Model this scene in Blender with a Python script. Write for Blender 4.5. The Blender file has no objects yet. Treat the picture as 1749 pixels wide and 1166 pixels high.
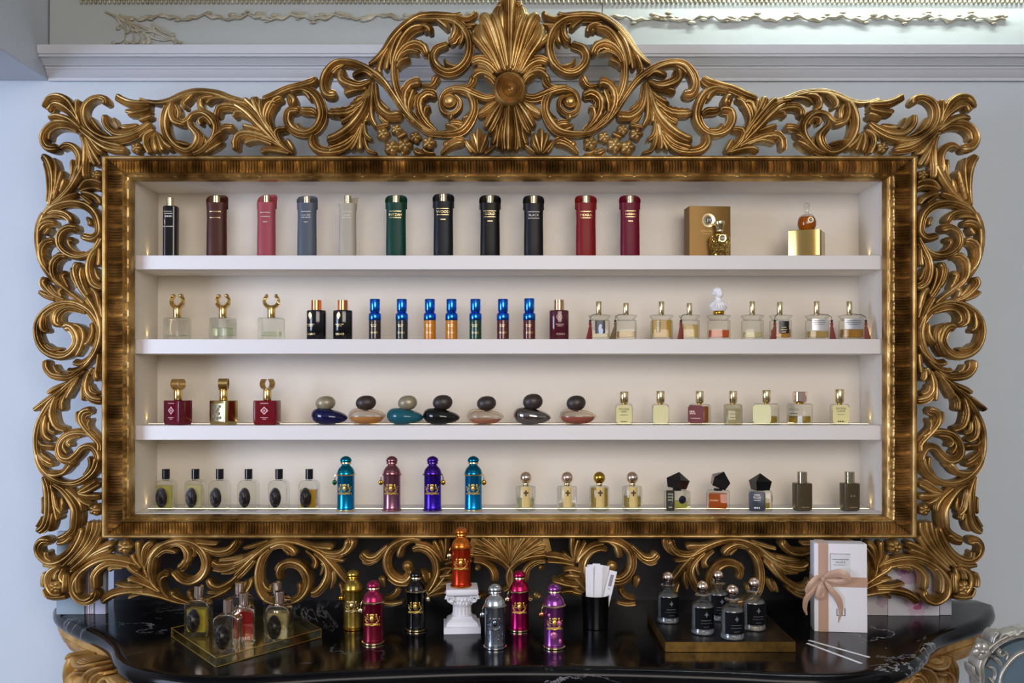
EXPOSURE = 0.46
WORLD = 1.0
L_WIN, L_FRONT, L_COVE, L_LED, L_END = 106, 76, 75, 4, .05
import bpy, math, random
from mathutils import Vector, Matrix
random.seed(7)
R = math.radians
COL = bpy.context.scene.collection
IW, IH, FP = 1749, 1166, 1600.0
CAMZ, ZF = 1.60, 2.667            # lens height, distance lens to frame plane
ZW = 1.093*ZF                      # distance lens to wall (wall is y = 0)
CAMY = -ZW
PITCH = R(0.8)
CX = 868.0; CY = 640.0-FP*math.tan(PITCH)
YF = CAMY+ZF                      # frame plane
cp, sp = math.cos(PITCH), math.sin(PITCH)

def ray(px, py):
    dx = (px-CX)/FP; dy = -(py-CY)/FP
    return Vector((dx, cp-dy*sp, sp+dy*cp))
def P(px, py, Y):
    d = ray(px, py); t = (Y-CAMY)/d.y
    return Vector((d.x*t, Y, CAMZ+d.z*t))
def Q(px, py, z):
    d = ray(px, py); t = (z-CAMZ)/d.z
    return Vector((d.x*t, CAMY+d.y*t, z))
def proj(p):
    y = p.y-CAMY; z = p.z-CAMZ
    f = y*cp+z*sp; u = -y*sp+z*cp
    return (CX+FP*p.x/f, CY-FP*u/f, f)

def lin(h):
    h = h.lstrip('#')
    c = [int(h[i:i+2], 16)/255 for i in (0, 2, 4)]
    return tuple(x/12.92 if x <= .04045 else ((x+.055)/1.055)**2.4 for x in c)+(1,)

# ---------------------------------------------------------------- materials
def newmat(name):
    m = bpy.data.materials.new(name); m.use_nodes = True
    nt = m.node_tree
    return m, nt, nt.nodes['Principled BSDF']
def pm(name, col, rough=.5, metal=0.0, **kw):
    m, nt, b = newmat(name)
    b.inputs['Base Color'].default_value = lin(col) if isinstance(col, str) else col
    b.inputs['Roughness'].default_value = rough
    b.inputs['Metallic'].default_value = metal
    for k, v in kw.items():
        b.inputs[k.replace('_', ' ')].default_value = v
    return m
def noise(nt, scale, detail=3, coord='Object', sc=None):
    tc = nt.nodes.new('ShaderNodeTexCoord'); n = nt.nodes.new('ShaderNodeTexNoise')
    n.inputs['Scale'].default_value = scale; n.inputs['Detail'].default_value = detail
    if sc:
        mp = nt.nodes.new('ShaderNodeMapping'); mp.inputs['Scale'].default_value = sc
        nt.links.new(tc.outputs[coord], mp.inputs['Vector']); nt.links.new(mp.outputs['Vector'], n.inputs['Vector'])
    else:
        nt.links.new(tc.outputs[coord], n.inputs['Vector'])
    return n
def ramp(nt, src, stops):
    r = nt.nodes.new('ShaderNodeValToRGB')
    e = r.color_ramp.elements
    while len(e) < len(stops): e.new(.5)
    for el, (p, c) in zip(e, stops):
        el.position = p; el.color = lin(c) if isinstance(c, str) else (c, c, c, 1)
    nt.links.new(src, r.inputs['Fac'])
    return r
def bump(nt, b, src, strength=.2, dist=.002):
    n = nt.nodes.new('ShaderNodeBump'); n.inputs['Strength'].default_value = strength
    n.inputs['Distance'].default_value = dist
    nt.links.new(src, n.inputs['Height']); nt.links.new(n.outputs['Normal'], b.inputs['Normal'])
def gilt(name, stops, rough=(.28, .5), metal=.85, scale=9):
    m, nt, b = newmat(name)
    n = noise(nt, scale, 6)
    r = ramp(nt, n.outputs['Fac'], stops)
    nt.links.new(r.outputs['Color'], b.inputs['Base Color'])
    n2 = noise(nt, scale*5, 3)
    r2 = ramp(nt, n2.outputs['Fac'], [(.3, rough[0]), (.75, rough[1])])
    nt.links.new(r2.outputs['Color'], b.inputs['Roughness'])
    b.inputs['Metallic'].default_value = metal
    bump(nt, b, n2.outputs['Fac'], .12, .002)
    return m
def plaster(name, col, rough=.7, s=.06):
    m, nt, b = newmat(name)
    n = noise(nt, 6, 4)
    c = lin(col)
    mx = nt.nodes.new('ShaderNodeMix'); mx.data_type = 'RGBA'
    mx.inputs['A'].default_value = tuple(x*(1-s) for x in c[:3])+(1,)
    mx.inputs['B'].default_value = tuple(min(1, x*(1+s)) for x in c[:3])+(1,)
    nt.links.new(n.outputs['Fac'], mx.inputs['Factor'])
    nt.links.new(mx.outputs['Result'], b.inputs['Base Color'])
    b.inputs['Roughness'].default_value = rough
    n2 = noise(nt, 60, 3); bump(nt, b, n2.outputs['Fac'], .08, .003)
    return m
def glassy(name, tint, edge=None, refl=1.0, milk=0.0, milkcol='#ffffff', cap=.42):
    """clear walled glass or the liquid in it: tinted see-through with a fresnel gloss"""
    m, nt, b = newmat(name)
    nt.nodes.remove(b)
    out = nt.nodes['Material Output']
    tr = nt.nodes.new('ShaderNodeBsdfTransparent'); gl = nt.nodes.new('ShaderNodeBsdfGlossy')
    gl.inputs['Roughness'].default_value = .03
    lw = nt.nodes.new('ShaderNodeLayerWeight'); lw.inputs['Blend'].default_value = .5
    c = nt.nodes.new('ShaderNodeValToRGB')
    c.color_ramp.elements[0].position = .7; c.color_ramp.elements[0].color = lin(tint)
    c.color_ramp.elements[1].position = .97; c.color_ramp.elements[1].color = lin(edge or tint)
    nt.links.new(lw.outputs['Facing'], c.inputs['Fac']); nt.links.new(c.outputs['Color'], tr.inputs['Color'])
    fr = nt.nodes.new('ShaderNodeFresnel'); fr.inputs['IOR'].default_value = 1.5
    mul = nt.nodes.new('ShaderNodeMath'); mul.operation = 'MULTIPLY'; mul.inputs[1].default_value = refl
    nt.links.new(fr.outputs['Fac'], mul.inputs[0])
    mn = nt.nodes.new('ShaderNodeMath'); mn.operation = 'MINIMUM'; mn.inputs[1].default_value = cap
    nt.links.new(mul.outputs[0], mn.inputs[0]); mul = mn
    src = tr.outputs['BSDF']
    if milk:
        df = nt.nodes.new('ShaderNodeBsdfDiffuse'); df.inputs['Color'].default_value = lin(milkcol)
        m0 = nt.nodes.new('ShaderNodeMixShader'); m0.inputs['Fac'].default_value = milk
        nt.links.new(src, m0.inputs[1]); nt.links.new(df.outputs['BSDF'], m0.inputs[2]); src = m0.outputs['Shader']
    mx = nt.nodes.new('ShaderNodeMixShader')
    nt.links.new(mul.outputs[0], mx.inputs['Fac']); nt.links.new(src, mx.inputs[1]); nt.links.new(gl.outputs['BSDF'], mx.inputs[2])
    nt.links.new(mx.outputs['Shader'], out.inputs['Surface'])
    return m
_mc = {}
def M(key, fn, *a, **k):
    if key not in _mc: _mc[key] = fn(key, *a, **k)
    return _mc[key]

GOLD_F = gilt('aged_gilt_wood', [(.25, '#583c19'), (.42, '#916f3b'), (.58, '#ba985d'), (.8, '#d8bb83')], rough=(.27, .46), metal=.78, scale=14)
GOLD_L = gilt('gilt_legs', [(.25, '#6d4215'), (.5, '#b58a48'), (.8, '#d9b06c')], rough=(.4, .6), metal=.55, scale=14)
GOLD = pm('polished_gold', '#debb76', .18, 1.0)
GOLDP = pm('pale_gold', '#e6d4a6', .17, 1.0)
GOLDD = pm('deep_gold', '#b98a2c', .22, 1.0)
ROSEG = pm('rose_gold', '#ecd2c0', .08, 1.0)
COPPER = pm('copper', '#d98a58', .15, 1.0)
WHITE_SH = plaster('white_shelf_paint', '#dcd9d8', .45, .02)
NICHE = plaster('niche_paint', '#d9d2c7', .6, .03)
WALLM = plaster('wall_paint', '#bec8d2', .65, .03)
TRIMM = plaster('cornice_paint', '#bfc3cb', .5, .02)
BLACK = pm('black_gloss', '#0c0c0f', .12)
BLACKM = pm('black_matte', '#101012', .45)
INKW = pm('white_ink', '#d8d4cc', .4)
INKG = pm('gold_ink', '#d9c48e', .3, .6)
INKK = pm('black_ink', '#1c1a18', .5)
CLEAR = glassy('clear_glass', '#fbfcfa', '#cdd3cd', .75)
CLEARB = glassy('bright_clear_glass', '#fbfcfc', '#cfd4d6', 1.5, .0, '#dfe6ea', .75)
THICK = glassy('thick_glass_base', '#f2f4f5', '#c9cfd2', 1.3, .16, '#dfe6ea', .8)  # white diffuse mixed in stands for light refracted by the thick base

# ---------------------------------------------------------------- mesh tools
class MB:
    def __init__(s): s.v = []; s.f = []
    def add(s, vs, fs, mx=None):
        o = len(s.v)
        s.v += [mx @ Vector(p) for p in vs] if mx else [Vector(p) for p in vs]
        s.f += [tuple(i+o for i in f) for f in fs]
        return s
    def loft(s, rings, closed=True, caps=(True, True), mx=None):
        n = len(rings[0]); vs = [p for r in rings for p in r]; fs = []
        for i in range(len(rings)-1):
            for j in range(n if closed else n-1):
                a = i*n+j; b = i*n+(j+1) % n
                fs.append((a, b, b+n, a+n))
        if caps[0]: fs.append(tuple(range(n-1, -1, -1)))
        if caps[1]: fs.append(tuple(range((len(rings)-1)*n, len(rings)*n)))
        return s.add(vs, fs, mx)
    def lathe(s, prof, n=28, mx=None, sx=1, sy=1):
        rings = [[(max(r, 1e-5)*math.cos(2*math.pi*k/n)*sx, max(r, 1e-5)*math.sin(2*math.pi*k/n)*sy, z) for k in range(n)] for r, z in prof]
        return s.loft(rings, mx=mx)
    def rbox(s, w, d, prof, rad=.003, k=4, mx=None):
        """rounded-rectangle prism; prof = [(inset, z)] bottom to top"""
        rings = []
        for ins, z in prof:
            r = max(rad-ins*.6, .0002); hw = w/2-ins; hd = d/2-ins; ring = []
            r = min(r, hw*.999, hd*.999)
            for cxs, cys, a0 in ((1, 1, 0), (-1, 1, 90), (-1, -1, 180), (1, -1, 270)):
                for q in range(k+1):
                    a = R(a0+90*q/k)
                    ring.append((cxs*(hw-r)+r*math.cos(a), cys*(hd-r)+r*math.sin(a), z))
            rings.append(ring)
        return s.loft(rings, mx=mx)
    def box(s, x0, x1, y0, y1, z0, z1, mx=None):
        vs = [(x, y, z) for z in (z0, z1) for y in (y0, y1) for x in (x0, x1)]
        return s.add(vs, [(0, 2, 3, 1), (4, 5, 7, 6), (0, 1, 5, 4), (2, 6, 7, 3), (0, 4, 6, 2), (1, 3, 7, 5)], mx)
    def bbox(s, x0, x1, y0, y1, z0, z1, bev, mx=None):
        t = Matrix.Translation(((x0+x1)/2, (y0+y1)/2, 0))
        return s.rbox(x1-x0, y1-y0, [(bev, z0), (0, z0+bev), (0, z1-bev), (bev, z1)], rad=bev, k=2, mx=(mx @ t) if mx else t)
    def tube(s, pts, r, n=8, mx=None, closed=False):
        pts = [Vector(p) for p in pts]; rings = []; m = len(pts)
        up = Vector((0, 0, 1))
        for i, p in enumerate(pts):
            a = pts[(i-1) % m] if (closed or i) else p; b = pts[(i+1) % m] if (closed or i < m-1) else p
            t = (b-a).normalized()
            u = t.cross(up) if abs(t.dot(up)) < .95 else t.cross(Vector((0, 1, 0)))
            u.normalize(); w = t.cross(u)
            rr = r[i] if isinstance(r, (list, tuple)) else r
            rings.append([p+rr*(math.cos(2*math.pi*k/n)*u+math.sin(2*math.pi*k/n)*w) for k in range(n)])
        if closed: rings.append(rings[0])
        return s.loft(rings, caps=(not closed, not closed), mx=mx)
    def sphere(s, c, r, n=20, m=12, sc=(1, 1, 1), mx=None):
        prof = [(r*math.sin(math.pi*i/m), -r*math.cos(math.pi*i/m)) for i in range(m+1)]
        t = Matrix.Translation(c) @ Matrix.Diagonal((*sc, 1))
        return s.lathe(prof, n, mx=(mx @ t) if mx else t)
    def prism(s, outline, y0, y1, mx=None):
        """outline [(x,z)] counter-clockwise seen from -y, extruded from y0 (front) to y1"""
        n = len(outline)
        vs = [(x, y0, z) for x, z in outline]+[(x, y1, z) for x, z in outline]
        fs = [tuple(range(n)), tuple(range(2*n-1, n-1, -1))]+[(i, i+n, (i+1) % n+n, (i+1) % n) for i in range(n)]
        return s.add(vs, fs, mx)
    def build(s, name, mat, parent=None, angle=38, smooth=True):
        me = bpy.data.meshes.new(name)
        me.from_pydata([tuple(p) for p in s.v], [], s.f); me.update()
        if smooth:
            me.polygons.foreach_set('use_smooth', [True]*len(me.polygons))
            me.set_sharp_from_angle(angle=R(angle))
        me.materials.append(mat)
        o = bpy.data.objects.new(name, me); COL.objects.link(o)
        if parent: o.parent = parent
        return o
def tag(o, label=None, cat=None, group=None, kind=None):
    if label: o['label'] = label
    if cat: o['category'] = cat
    if group: o['group'] = group
    if kind: o['kind'] = kind
    return o
def empty(name, loc, rz=0, label=None, cat=None, group=None):
    o = bpy.data.objects.new(name, None); COL.objects.link(o)
    o.empty_display_size = .02
    o.location = loc; o.rotation_euler = (0, 0, rz)
    return tag(o, label, cat, group)
def structure(name, mb, mat, **k):
    return tag(mb.build(name, mat, **k), kind='structure')
def ink(items, name, mat, parent, mapf=None, lab=None):
    """printed matter: ('t', text, size, x, z) lettering, ('d', width, height, x, z) a line of tiny unreadable print, ('p', [(x,z)...]) a filled mark"""
    mb = MB(); lay = 0; lays = []
    for it in items:
        if it[0] == 't':
            cu = bpy.data.curves.new('lettering', 'FONT'); cu.body = it[1]; cu.size = it[2]; cu.align_x = 'CENTER'
            cu.resolution_u = 2
            ob = bpy.data.objects.new('lettering', cu)
            me = bpy.data.meshes.new_from_object(ob)
            mb.add([(v.co.x+it[3], 0, v.co.y+it[4]) for v in me.vertices], [tuple(p.vertices) for p in me.polygons])
            bpy.data.objects.remove(ob); bpy.data.meshes.remove(me); bpy.data.curves.remove(cu)
        elif it[0] == 'd':
            _, w, h, x, z = it
            q = x-w/2
            while q < x+w/2-1e-5:
                l = min(h*random.choice((.5, .7, .9, 1.3)), x+w/2-q)
                mb.add([(q, 0, z), (q+l, 0, z), (q+l, 0, z+h), (q, 0, z+h)], [(0, 1, 2, 3)])
                q += l+h*.35
        else:
            mb.add([(x, 0, z) for x, z in it[1]], [tuple(range(len(it[1])))]); lay += 1; lays += [lay]*len(it[1]); continue
        lays += [0]*(len(mb.v)-len(lays))
    if mapf: mb.v = [Vector(mapf(p))+Vector((0, -4e-5*l, 0)) for p, l in zip(mb.v, lays)]
    o = mb.build(name, mat, parent, smooth=False)
    if lab: o['label'] = lab
    return o
def bend(Rad, off=.0004):
    return lambda p: ((Rad+off)*math.sin(p.x/Rad), -(Rad+off)*math.cos(p.x/Rad), p.z)
def flat(y):
    return lambda p: (p.x, y-.0003, p.z)
# ================================================================ camera, world, light
cam = bpy.data.cameras.new('camera'); camo = bpy.data.objects.new('camera', cam); COL.objects.link(camo)
camo.location = (0, CAMY, CAMZ); camo.rotation_euler = (R(90)+PITCH, 0, 0)
cam.sensor_width = 36; cam.lens = FP*36/IW
cam.shift_x = (IW/2-CX)/IW; cam.shift_y = (CY-IH/2)/IW
cam.clip_start = .05
S = bpy.context.scene; S.camera = camo
S.view_settings.view_transform = 'Standard'; S.view_settings.look = 'None'
S.view_settings.gamma = 1; S.view_settings.exposure = EXPOSURE
S.cycles.max_bounces = 10; S.cycles.transparent_max_bounces = 40
S.cycles.diffuse_bounces = 3; S.cycles.glossy_bounces = 4
S.cycles.sample_clamp_indirect = 6
w = bpy.data.worlds.new('room_light'); S.world = w; w.use_nodes = True
nt = w.node_tree; bg = nt.nodes['Background']
tc = nt.nodes.new('ShaderNodeTexCoord'); sep = nt.nodes.new('ShaderNodeSeparateXYZ')
nt.links.new(tc.outputs['Generated'], sep.inputs[0])
mr = nt.nodes.new('ShaderNodeMapRange'); mr.inputs['From Min'].default_value = -1; mr.inputs['From Max'].default_value = 1
nt.links.new(sep.outputs['Z'], mr.inputs['Value'])
rp = nt.nodes.new('ShaderNodeValToRGB'); el = rp.color_ramp.elements
el[0].position = .3; el[0].color = (.03, .026, .022, 1); el[1].position = .8; el[1].color = (.50, .50, .50, 1)
e = el.new(.5); e.color = (.20, .20, .205, 1)
nt.links.new(mr.outputs['Result'], rp.inputs['Fac']); nt.links.new(rp.outputs['Color'], bg.inputs['Color'])
bg.inputs['Strength'].default_value = WORLD

def area(name, loc, look, sx, sy, power, col):
    l = bpy.data.lights.new(name, 'AREA'); l.shape = 'RECTANGLE'; l.size = sx; l.size_y = sy
    l.energy = power; l.color = lin(col)[:3]
    o = bpy.data.objects.new(name, l); COL.objects.link(o); o.location = loc
    d = Vector(look)-Vector(loc); o.rotation_euler = d.to_track_quat('-Z', 'Y').to_euler()
    return o
area('window_daylight', (-4.0, -3.1, 1.75), (0, -.2, 1.5), 1.6, 2.0, L_WIN, '#cbdafb')
area('front_fill_light', (.6, -4.7, 2.6), (0, -.1, 1.5), 2.6, 1.5, L_FRONT, '#fff3e8')  # unseen warm fill added behind the camera to lift niche and frame
xc = P(1470, 0, 0).x
area('cove_strip', (xc, -.21, 3.12), (xc, 0, 3.176), 1.2, .04, L_COVE, '#f4fff6')

# ================================================================ the room
structure('floor', MB().box(-3.2, 3.2, -6.5, .2, -.1, 0), pm('floor_boards', '#4a3524', .4))
structure('wall_back', MB().box(-3.2, 3.2, 0, .12, 0, 3.45), WALLM)
structure('ceiling', MB().box(-3.2, 3.2, -4.2, .12, 3.45, 3.55), TRIMM)
# ceiling beam running out of the wall at the left
bx = P(85, 138, 0).x; bz = P(85, 138, 0).z
structure('trim_1', MB().bbox(bx-.9, bx, -2.2, -.001, bz, 3.45, .004), TRIMM)
# cornice
prof = [(0, 139), (.012, 138), (.012, 133), (.02, 128), (.03, 118), (.034, 117), (.034, 113), (.042, 112), (.05, 106),
        (.066, 98), (.074, 96.5), (.074, 92), (.080, 91), (.084, 82), (.084, 76)]
pts = [(-d-.0005, P(868, y, -d).z) for d, y in prof]
pts += [(-.0005, pts[-1][1])]
x1 = 3.15
mb = MB(); mb.loft([[(bx+.001, a, b) for a, b in pts], [(x1, a, b) for a, b in pts]])
structure('trim_2', mb, TRIMM, angle=25)
# frieze above it, in two boards with a seam
zc = pts[-1][1]
sx = P(1028, 40, 0).x
mb = MB(); mb.box(bx+.005, sx-.002, -.012, -.0005, zc+.001, 3.449); mb.box(sx+.002, x1, -.012, -.0005, zc+.001, 3.449)
structure('trim_3', mb, plaster('frieze_paint', '#a4aaaa', .6, .03))
OLDG = gilt('tarnished_gilding', [(.3, '#857a62'), (.55, '#a6a08c'), (.8, '#cac6b8')], rough=(.4, .6), metal=.2, scale=20)
mb = MB()                                                      # bead moulding
x = P(140, 5, -.012).x; xe = P(1760, 5, -.012).x; z0 = P(868, 4.5, -.012).z
while x < xe:
    mb.sphere((x, -.016, z0), .0062, 8, 6, (.8, 1, 1.1)); x += .0147
mb.bbox(P(140, 5, 0).x, xe, -.017, -.012, z0+.006, z0+.02, .002)
structure('trim_4', mb, OLDG)
def garland(px0, px1, py):                                     # twig-and-leaf moulding
    mb = MB(); a = P(px0, py, -.014).x; b = P(px1, py, -.014).x; z = P(868, py, -.014).z
    n = int((b-a)/.012); pts = []; rs = []
    ph = random.random()*6
    for i in range(n+1):
        x = a+(b-a)*i/n
        zz = z+.006*math.sin(i*.55+ph)+.004*math.sin(i*1.7+ph)
        pts.append((x, -.018, zz)); rs.append(.0045+.002*math.sin(i*1.1)+random.random()*.002)
        if random.random() < .42:
            s = random.choice((-1, 1)); l = random.uniform(.010, .02)
            mb.sphere((x, -.02, zz+s*.008), l*.5, 8, 6, (1.3, .6, .6))
    mb.tube(pts, rs, 7)
    return mb
structure('trim_5', garland(205, 1012, 30), OLDG)
structure('trim_6', garland(1042, 1716, 32), OLDG)
mb = MB()                                                      # corner spray of the panel moulding
for k in range(16):
    a = Vector((180+k*3, 20+k*2.2)); c = []
    ang = random.uniform(.1, 1.2); l = random.uniform(22, 62); cur = random.uniform(-.05, .09); p = Vector((188+k*5.5, 24+k*3.0))
    if p.y > 62: p.y -= 22
    for q in range(9):
        c.append(P(min(p.x, 318), min(p.y, 73), -.018)); p = p+Vector((math.cos(ang), math.sin(ang)))*l/8; ang += cur*3
    mb.tube(c, [.0035*(1-.5*q/8) for q in range(9)], 6)
    mb.sphere(c[-1], .006, 8, 6, (1.2, .6, 1))
mb.tube([P(180+(310-180)*t/8, 20+54*t/8, -.016) for t in range(9)], .004, 6)
structure('trim_7', mb, OLDG)
# dark flat sheet on the wall between table and niche
a = P(196, 890, -.004); b = P(1470, 1030, -.004)
structure('trim_8', MB().box(a.x, b.x, -.008, -.0005, P(868, 1024, 0).z-.02, P(868, 868, 0).z), pm('charcoal_sheet', '#26252a', .35))

# ================================================================ built-in display niche
NB = CAMY+1.079*ZF                 # inner back
t = .022; yb = -.0012; yf = YF+.0245
NX0 = P(228, 600, yf).x; NX1 = P(1509, 600, yf).x
NZ0 = P(868, 876.5, yf).z; NZ1 = P(868, 309, yf).z
niche = empty('display_niche', ((NX0+NX1)/2, yf, NZ0), 0, 'white open display niche with three long shelves set inside the gilded frame', 'shelving')
def npart(name, x0, x1, y0, y1, z0, z1, mat=NICHE, bev=.001):
    o = MB().bbox(x0, x1, y0, y1, z0, z1, bev).build(name, mat, niche)
    o.matrix_parent_inverse = Matrix.Translation(-niche.location)
    return o
npart('back_panel', NX0-t, NX1+t, NB, yb, NZ0-t, NZ1+t)
npart('side_panel', NX0-t, NX0, yf, NB, NZ0-t, NZ1+t); npart('side_panel', NX1, NX1+t, yf, NB, NZ0-t, NZ1+t)
npart('top_panel', NX0, NX1, yf, NB, NZ1, NZ1+t, WHITE_SH); npart('bottom_panel', NX0, NX1, yf, NB, NZ0-t, NZ0, WHITE_SH)
YS = yf+.004
LED = newmat('led_strip'); ledm = LED[0]
LED[2].inputs['Emission Color'].default_value = lin('#ffe2a8'); LED[2].inputs['Emission Strength'].default_value = L_LED
LED[2].inputs['Base Color'].default_value = lin('#fff4dd')
YL = CAMY+1.047*ZF
shz = []
for ytop, ybot in ((436, 460), (579, 604), (726.5, 751)):
    z1 = P(868, ytop, YS).z; z0 = P(868, ybot, YS).z
    npart('shelf', NX0, NX1, YS, NB, z0, z1, WHITE_SH)
    shz.append(z1)
shz.append(NZ0)
for z in shz:
    npart('led_strip', NX0+.006, NX1-.006, YL-.002, YL+.002, z, z+.0005, ledm, .0002)
for i, z in enumerate(shz):                                     # the end diodes of each strip throw a wedge up the side panel
    for xs in (NX0+.006, NX1-.006):
        l = bpy.data.lights.new('strip_end_diode', 'SPOT'); l.energy = L_END; l.spot_size = R(62); l.spot_blend = .5; l.shadow_soft_size = .0015
        l.color = lin('#ffdf96')[:3]
        o = bpy.data.objects.new('strip_end_diode', l); COL.objects.link(o); o.location = (xs, YL, z+.002); o.rotation_euler = (R(180), 0, 0)
YB = CAMY+1.030*ZF                 # line the bottles stand on
U = 1.030*ZF/FP                    # metres per photo pixel on that line

# ================================================================ console table
TZ = CAMZ-.696
# ================================================================ carved frame
FR = empty('carved_frame', (0, YF, P(868, 918, YF).z), 0,
           'huge ornate gilded frame carved with openwork acanthus scrolls around the shelves', 'frame')
FINV = Matrix.Translation(-FR.location)
def fpart(mb, name, mat=GOLD_F, angle=50):
    o = mb.build(name, mat, FR, angle=angle); o.matrix_parent_inverse = FINV
    return o
PXM = ZF/FP
def crom(p, n=6):
    """Catmull-Rom through (x, y, w)"""
    if len(p) < 3:
        a, b = p[0], p[-1]; m = [(a[i]+b[i])/2 for i in range(3)]; p = [a, m, b]
    q = [[2*p[0][i]-p[1][i] for i in range(3)]]+p+[[2*p[-1][i]-p[-2][i] for i in range(3)]]
    out = []
    for k in range(1, len(q)-2):
        a, b, c, d = q[k-1:k+3]
        for j in range(n):
            t = j/n
            out.append([.5*(2*b[i]+(c[i]-a[i])*t+(2*a[i]-5*b[i]+4*c[i]-d[i])*t*t+(3*b[i]-a[i]-3*c[i]+d[i])*t**3) for i in range(3)])
    out.append(list(p[-1]))
    return out
def stroke(mb, pts, lob=0.0, hs=1.0, lift=None, plane=None, wmul=1.06, mirror=False, deep=14):
    """one carved acanthus frond: a gouged ribbon that swells, tapers and is rounded at both ends"""
    if mirror: pts = [(1741-x, y, w) for x, y, w in pts]
    c = crom([list(p) for p in pts])
    n = len(c); L = [0]
    for i in range(1, n): L.append(L[-1]+math.hypot(c[i][0]-c[i-1][0], c[i][1]-c[i-1][1]))
    wm = max(p[2] for p in pts)
    # resample to about 2.6 px
    m = max(10, int(L[-1]/2.6)); rs = []; k = 0
    for j in range(m+1):
        s = L[-1]*j/m
        while k < n-2 and L[k+1] < s: k += 1
        t = (s-L[k])/max(L[k+1]-L[k], 1e-6)
        rs.append([c[k][i]+(c[k+1][i]-c[k][i])*t for i in range(3)])
    n = len(rs); tot = L[-1]
    nr = max(2, min(5, round(wm/5.2)))
    nv = 25
    v0 = random.choice((-1, 1))*random.uniform(.22, .42); sgn = 1 if v0 > 0 else -1
    gro = [(-sgn*q, .09, random.uniform(.28, .42)) for q in ((.05, .42, .74) if nr > 2 else (.15, .6) if nr == 2 and wm > 9 else (.3,))]
    if nr > 2: gro.append((sgn*.74, .08, .3))
    if lift is None: lift = random.uniform(0, 5)
    ph = random.random()*6
    rings = []
    for i, (x, y, w) in enumerate(rs):
        a = rs[max(i-1, 0)]; b = rs[min(i+1, n-1)]
        tx, ty = b[0]-a[0], b[1]-a[1]; l = math.hypot(tx, ty) or 1
        nx, ny = -ty/l, tx/l
        s = tot*i/(n-1)
        e0 = min(1, s/max(w*.42, .5)); e1 = min(1, (tot-s)/max(w*.42, .5))
        ef = math.sqrt(max(0, 1-(1-e0)**2))*math.sqrt(max(0, 1-(1-e1)**2))
        hw = max(w*.5*wmul*ef, .05)
        h = (3.5+.62*w)*hs*(.25+.75*ef)
        ring = []
        lm = 1.0
        if lob: lm = 1+lob*(((s/max(wm*.62, 4)+ph) % 1)-.45)
        for j in range(nv):
            v = -1+2*j/(nv-1)
            t = (v-v0)/((1 if v > v0 else -1)-v0)
            shp = (1-t**2.2)**.6 if (v-v0)*sgn > 0 else (1-t)**.75*.8+.2*(1-t**3)
            for gv, gs_, gd in gro: shp -= gd*math.exp(-((v-gv)/gs_)**2)
            z = h*(.26+.74*shp)+lift if abs(v) < .999 else lift+h*.06
            ww = hw*(lm if v > 0 else (2-lm if lob else 1))
            ring.append((x+nx*v*ww, y+ny*v*ww, z))
        ring.append((x+nx*hw*.9, y+ny*hw*.9, -deep)); ring.append((x-nx*hw*.9, y-ny*hw*.9, -deep))
        rings.append(ring)
    f = plane or (lambda x, y, z: P(x, y, YF)+Vector((0, -z*PXM, 0)))
    rr = [[f(*p) for p in r] for r in rings]
    if not mirror: rr = [list(reversed(r)) for r in rr]
    mb.loft(rr)
def rosette(mb, x, y, r, petals=5, mirror=False, hs=1.0, ph=0):
    if mirror: x = 1741-x
    n = petals*8; rings = []
    for i in range(9):
        t = i/8; ring = []
        for k in range(n):
            a = 2*math.pi*k/n
            lobe = .78+.22*abs(math.cos(petals*a/2+ph))
            rr = r*t*(lobe if t > .35 else 1)
            z = r*hs*(.75-.35*t*t+.22*math.sin(math.pi*t)*abs(math.cos(petals*a/2+ph)) if t > .3 else .95-.8*t*t*3)
            if i == 8: z = r*.05
            ring.append((x+rr*math.cos(a), y-rr*math.sin(a), z+3))
        rings.append(ring)
    rings.append([(px, py, -10) for px, py, _ in rings[-1]])
    mb.loft([[P(a, b, YF)+Vector((0, -z*PXM, 0)) for a, b, z in rg] for rg in rings])
def dome(mb, x, y, r, h=.7, mirror=False, z0=2, rim=0):
    if mirror: x = 1741-x
    rings = []
    for i in range(9):
        a = math.pi/2*i/8
        rings.append([(x+max(r*math.sin(a), .01)*math.cos(2*math.pi*k/20), y-max(r*math.sin(a), .01)*math.sin(2*math.pi*k/20), z0+r*h*math.cos(a)-(r*.28 if 3 < i < 6 else 0)) for k in range(20)])
    rings.append([(p[0], p[1], -8) for p in rings[-1]])
    mb.loft([[P(a, b, YF)+Vector((0, -z*PXM, 0)) for a, b, z in rg] for rg in rings])

ZOOM = {'A': (60, 140, 7.775), 'B': (240, 140, 7.775), 'C': (400, 90, 5.83), 'D': (560, 90, 5.83), 'E': (630, 0, 7.775),
        'F': (720, 100, 6.135), 'G': (770, 0, 5.83), '1': (50, 240, 7.287), '2': (50, 360, 7.287), '3': (50, 490, 7.287),
        '4': (50, 630, 7.287), '5': (50, 770, 7.287), '6': (50, 880, 7.29), '7': (220, 900, 7.775), '8': (400, 900, 7.775),
        '9': (580, 900, 7.775), '0': (760, 900, 7.775)}
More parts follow.
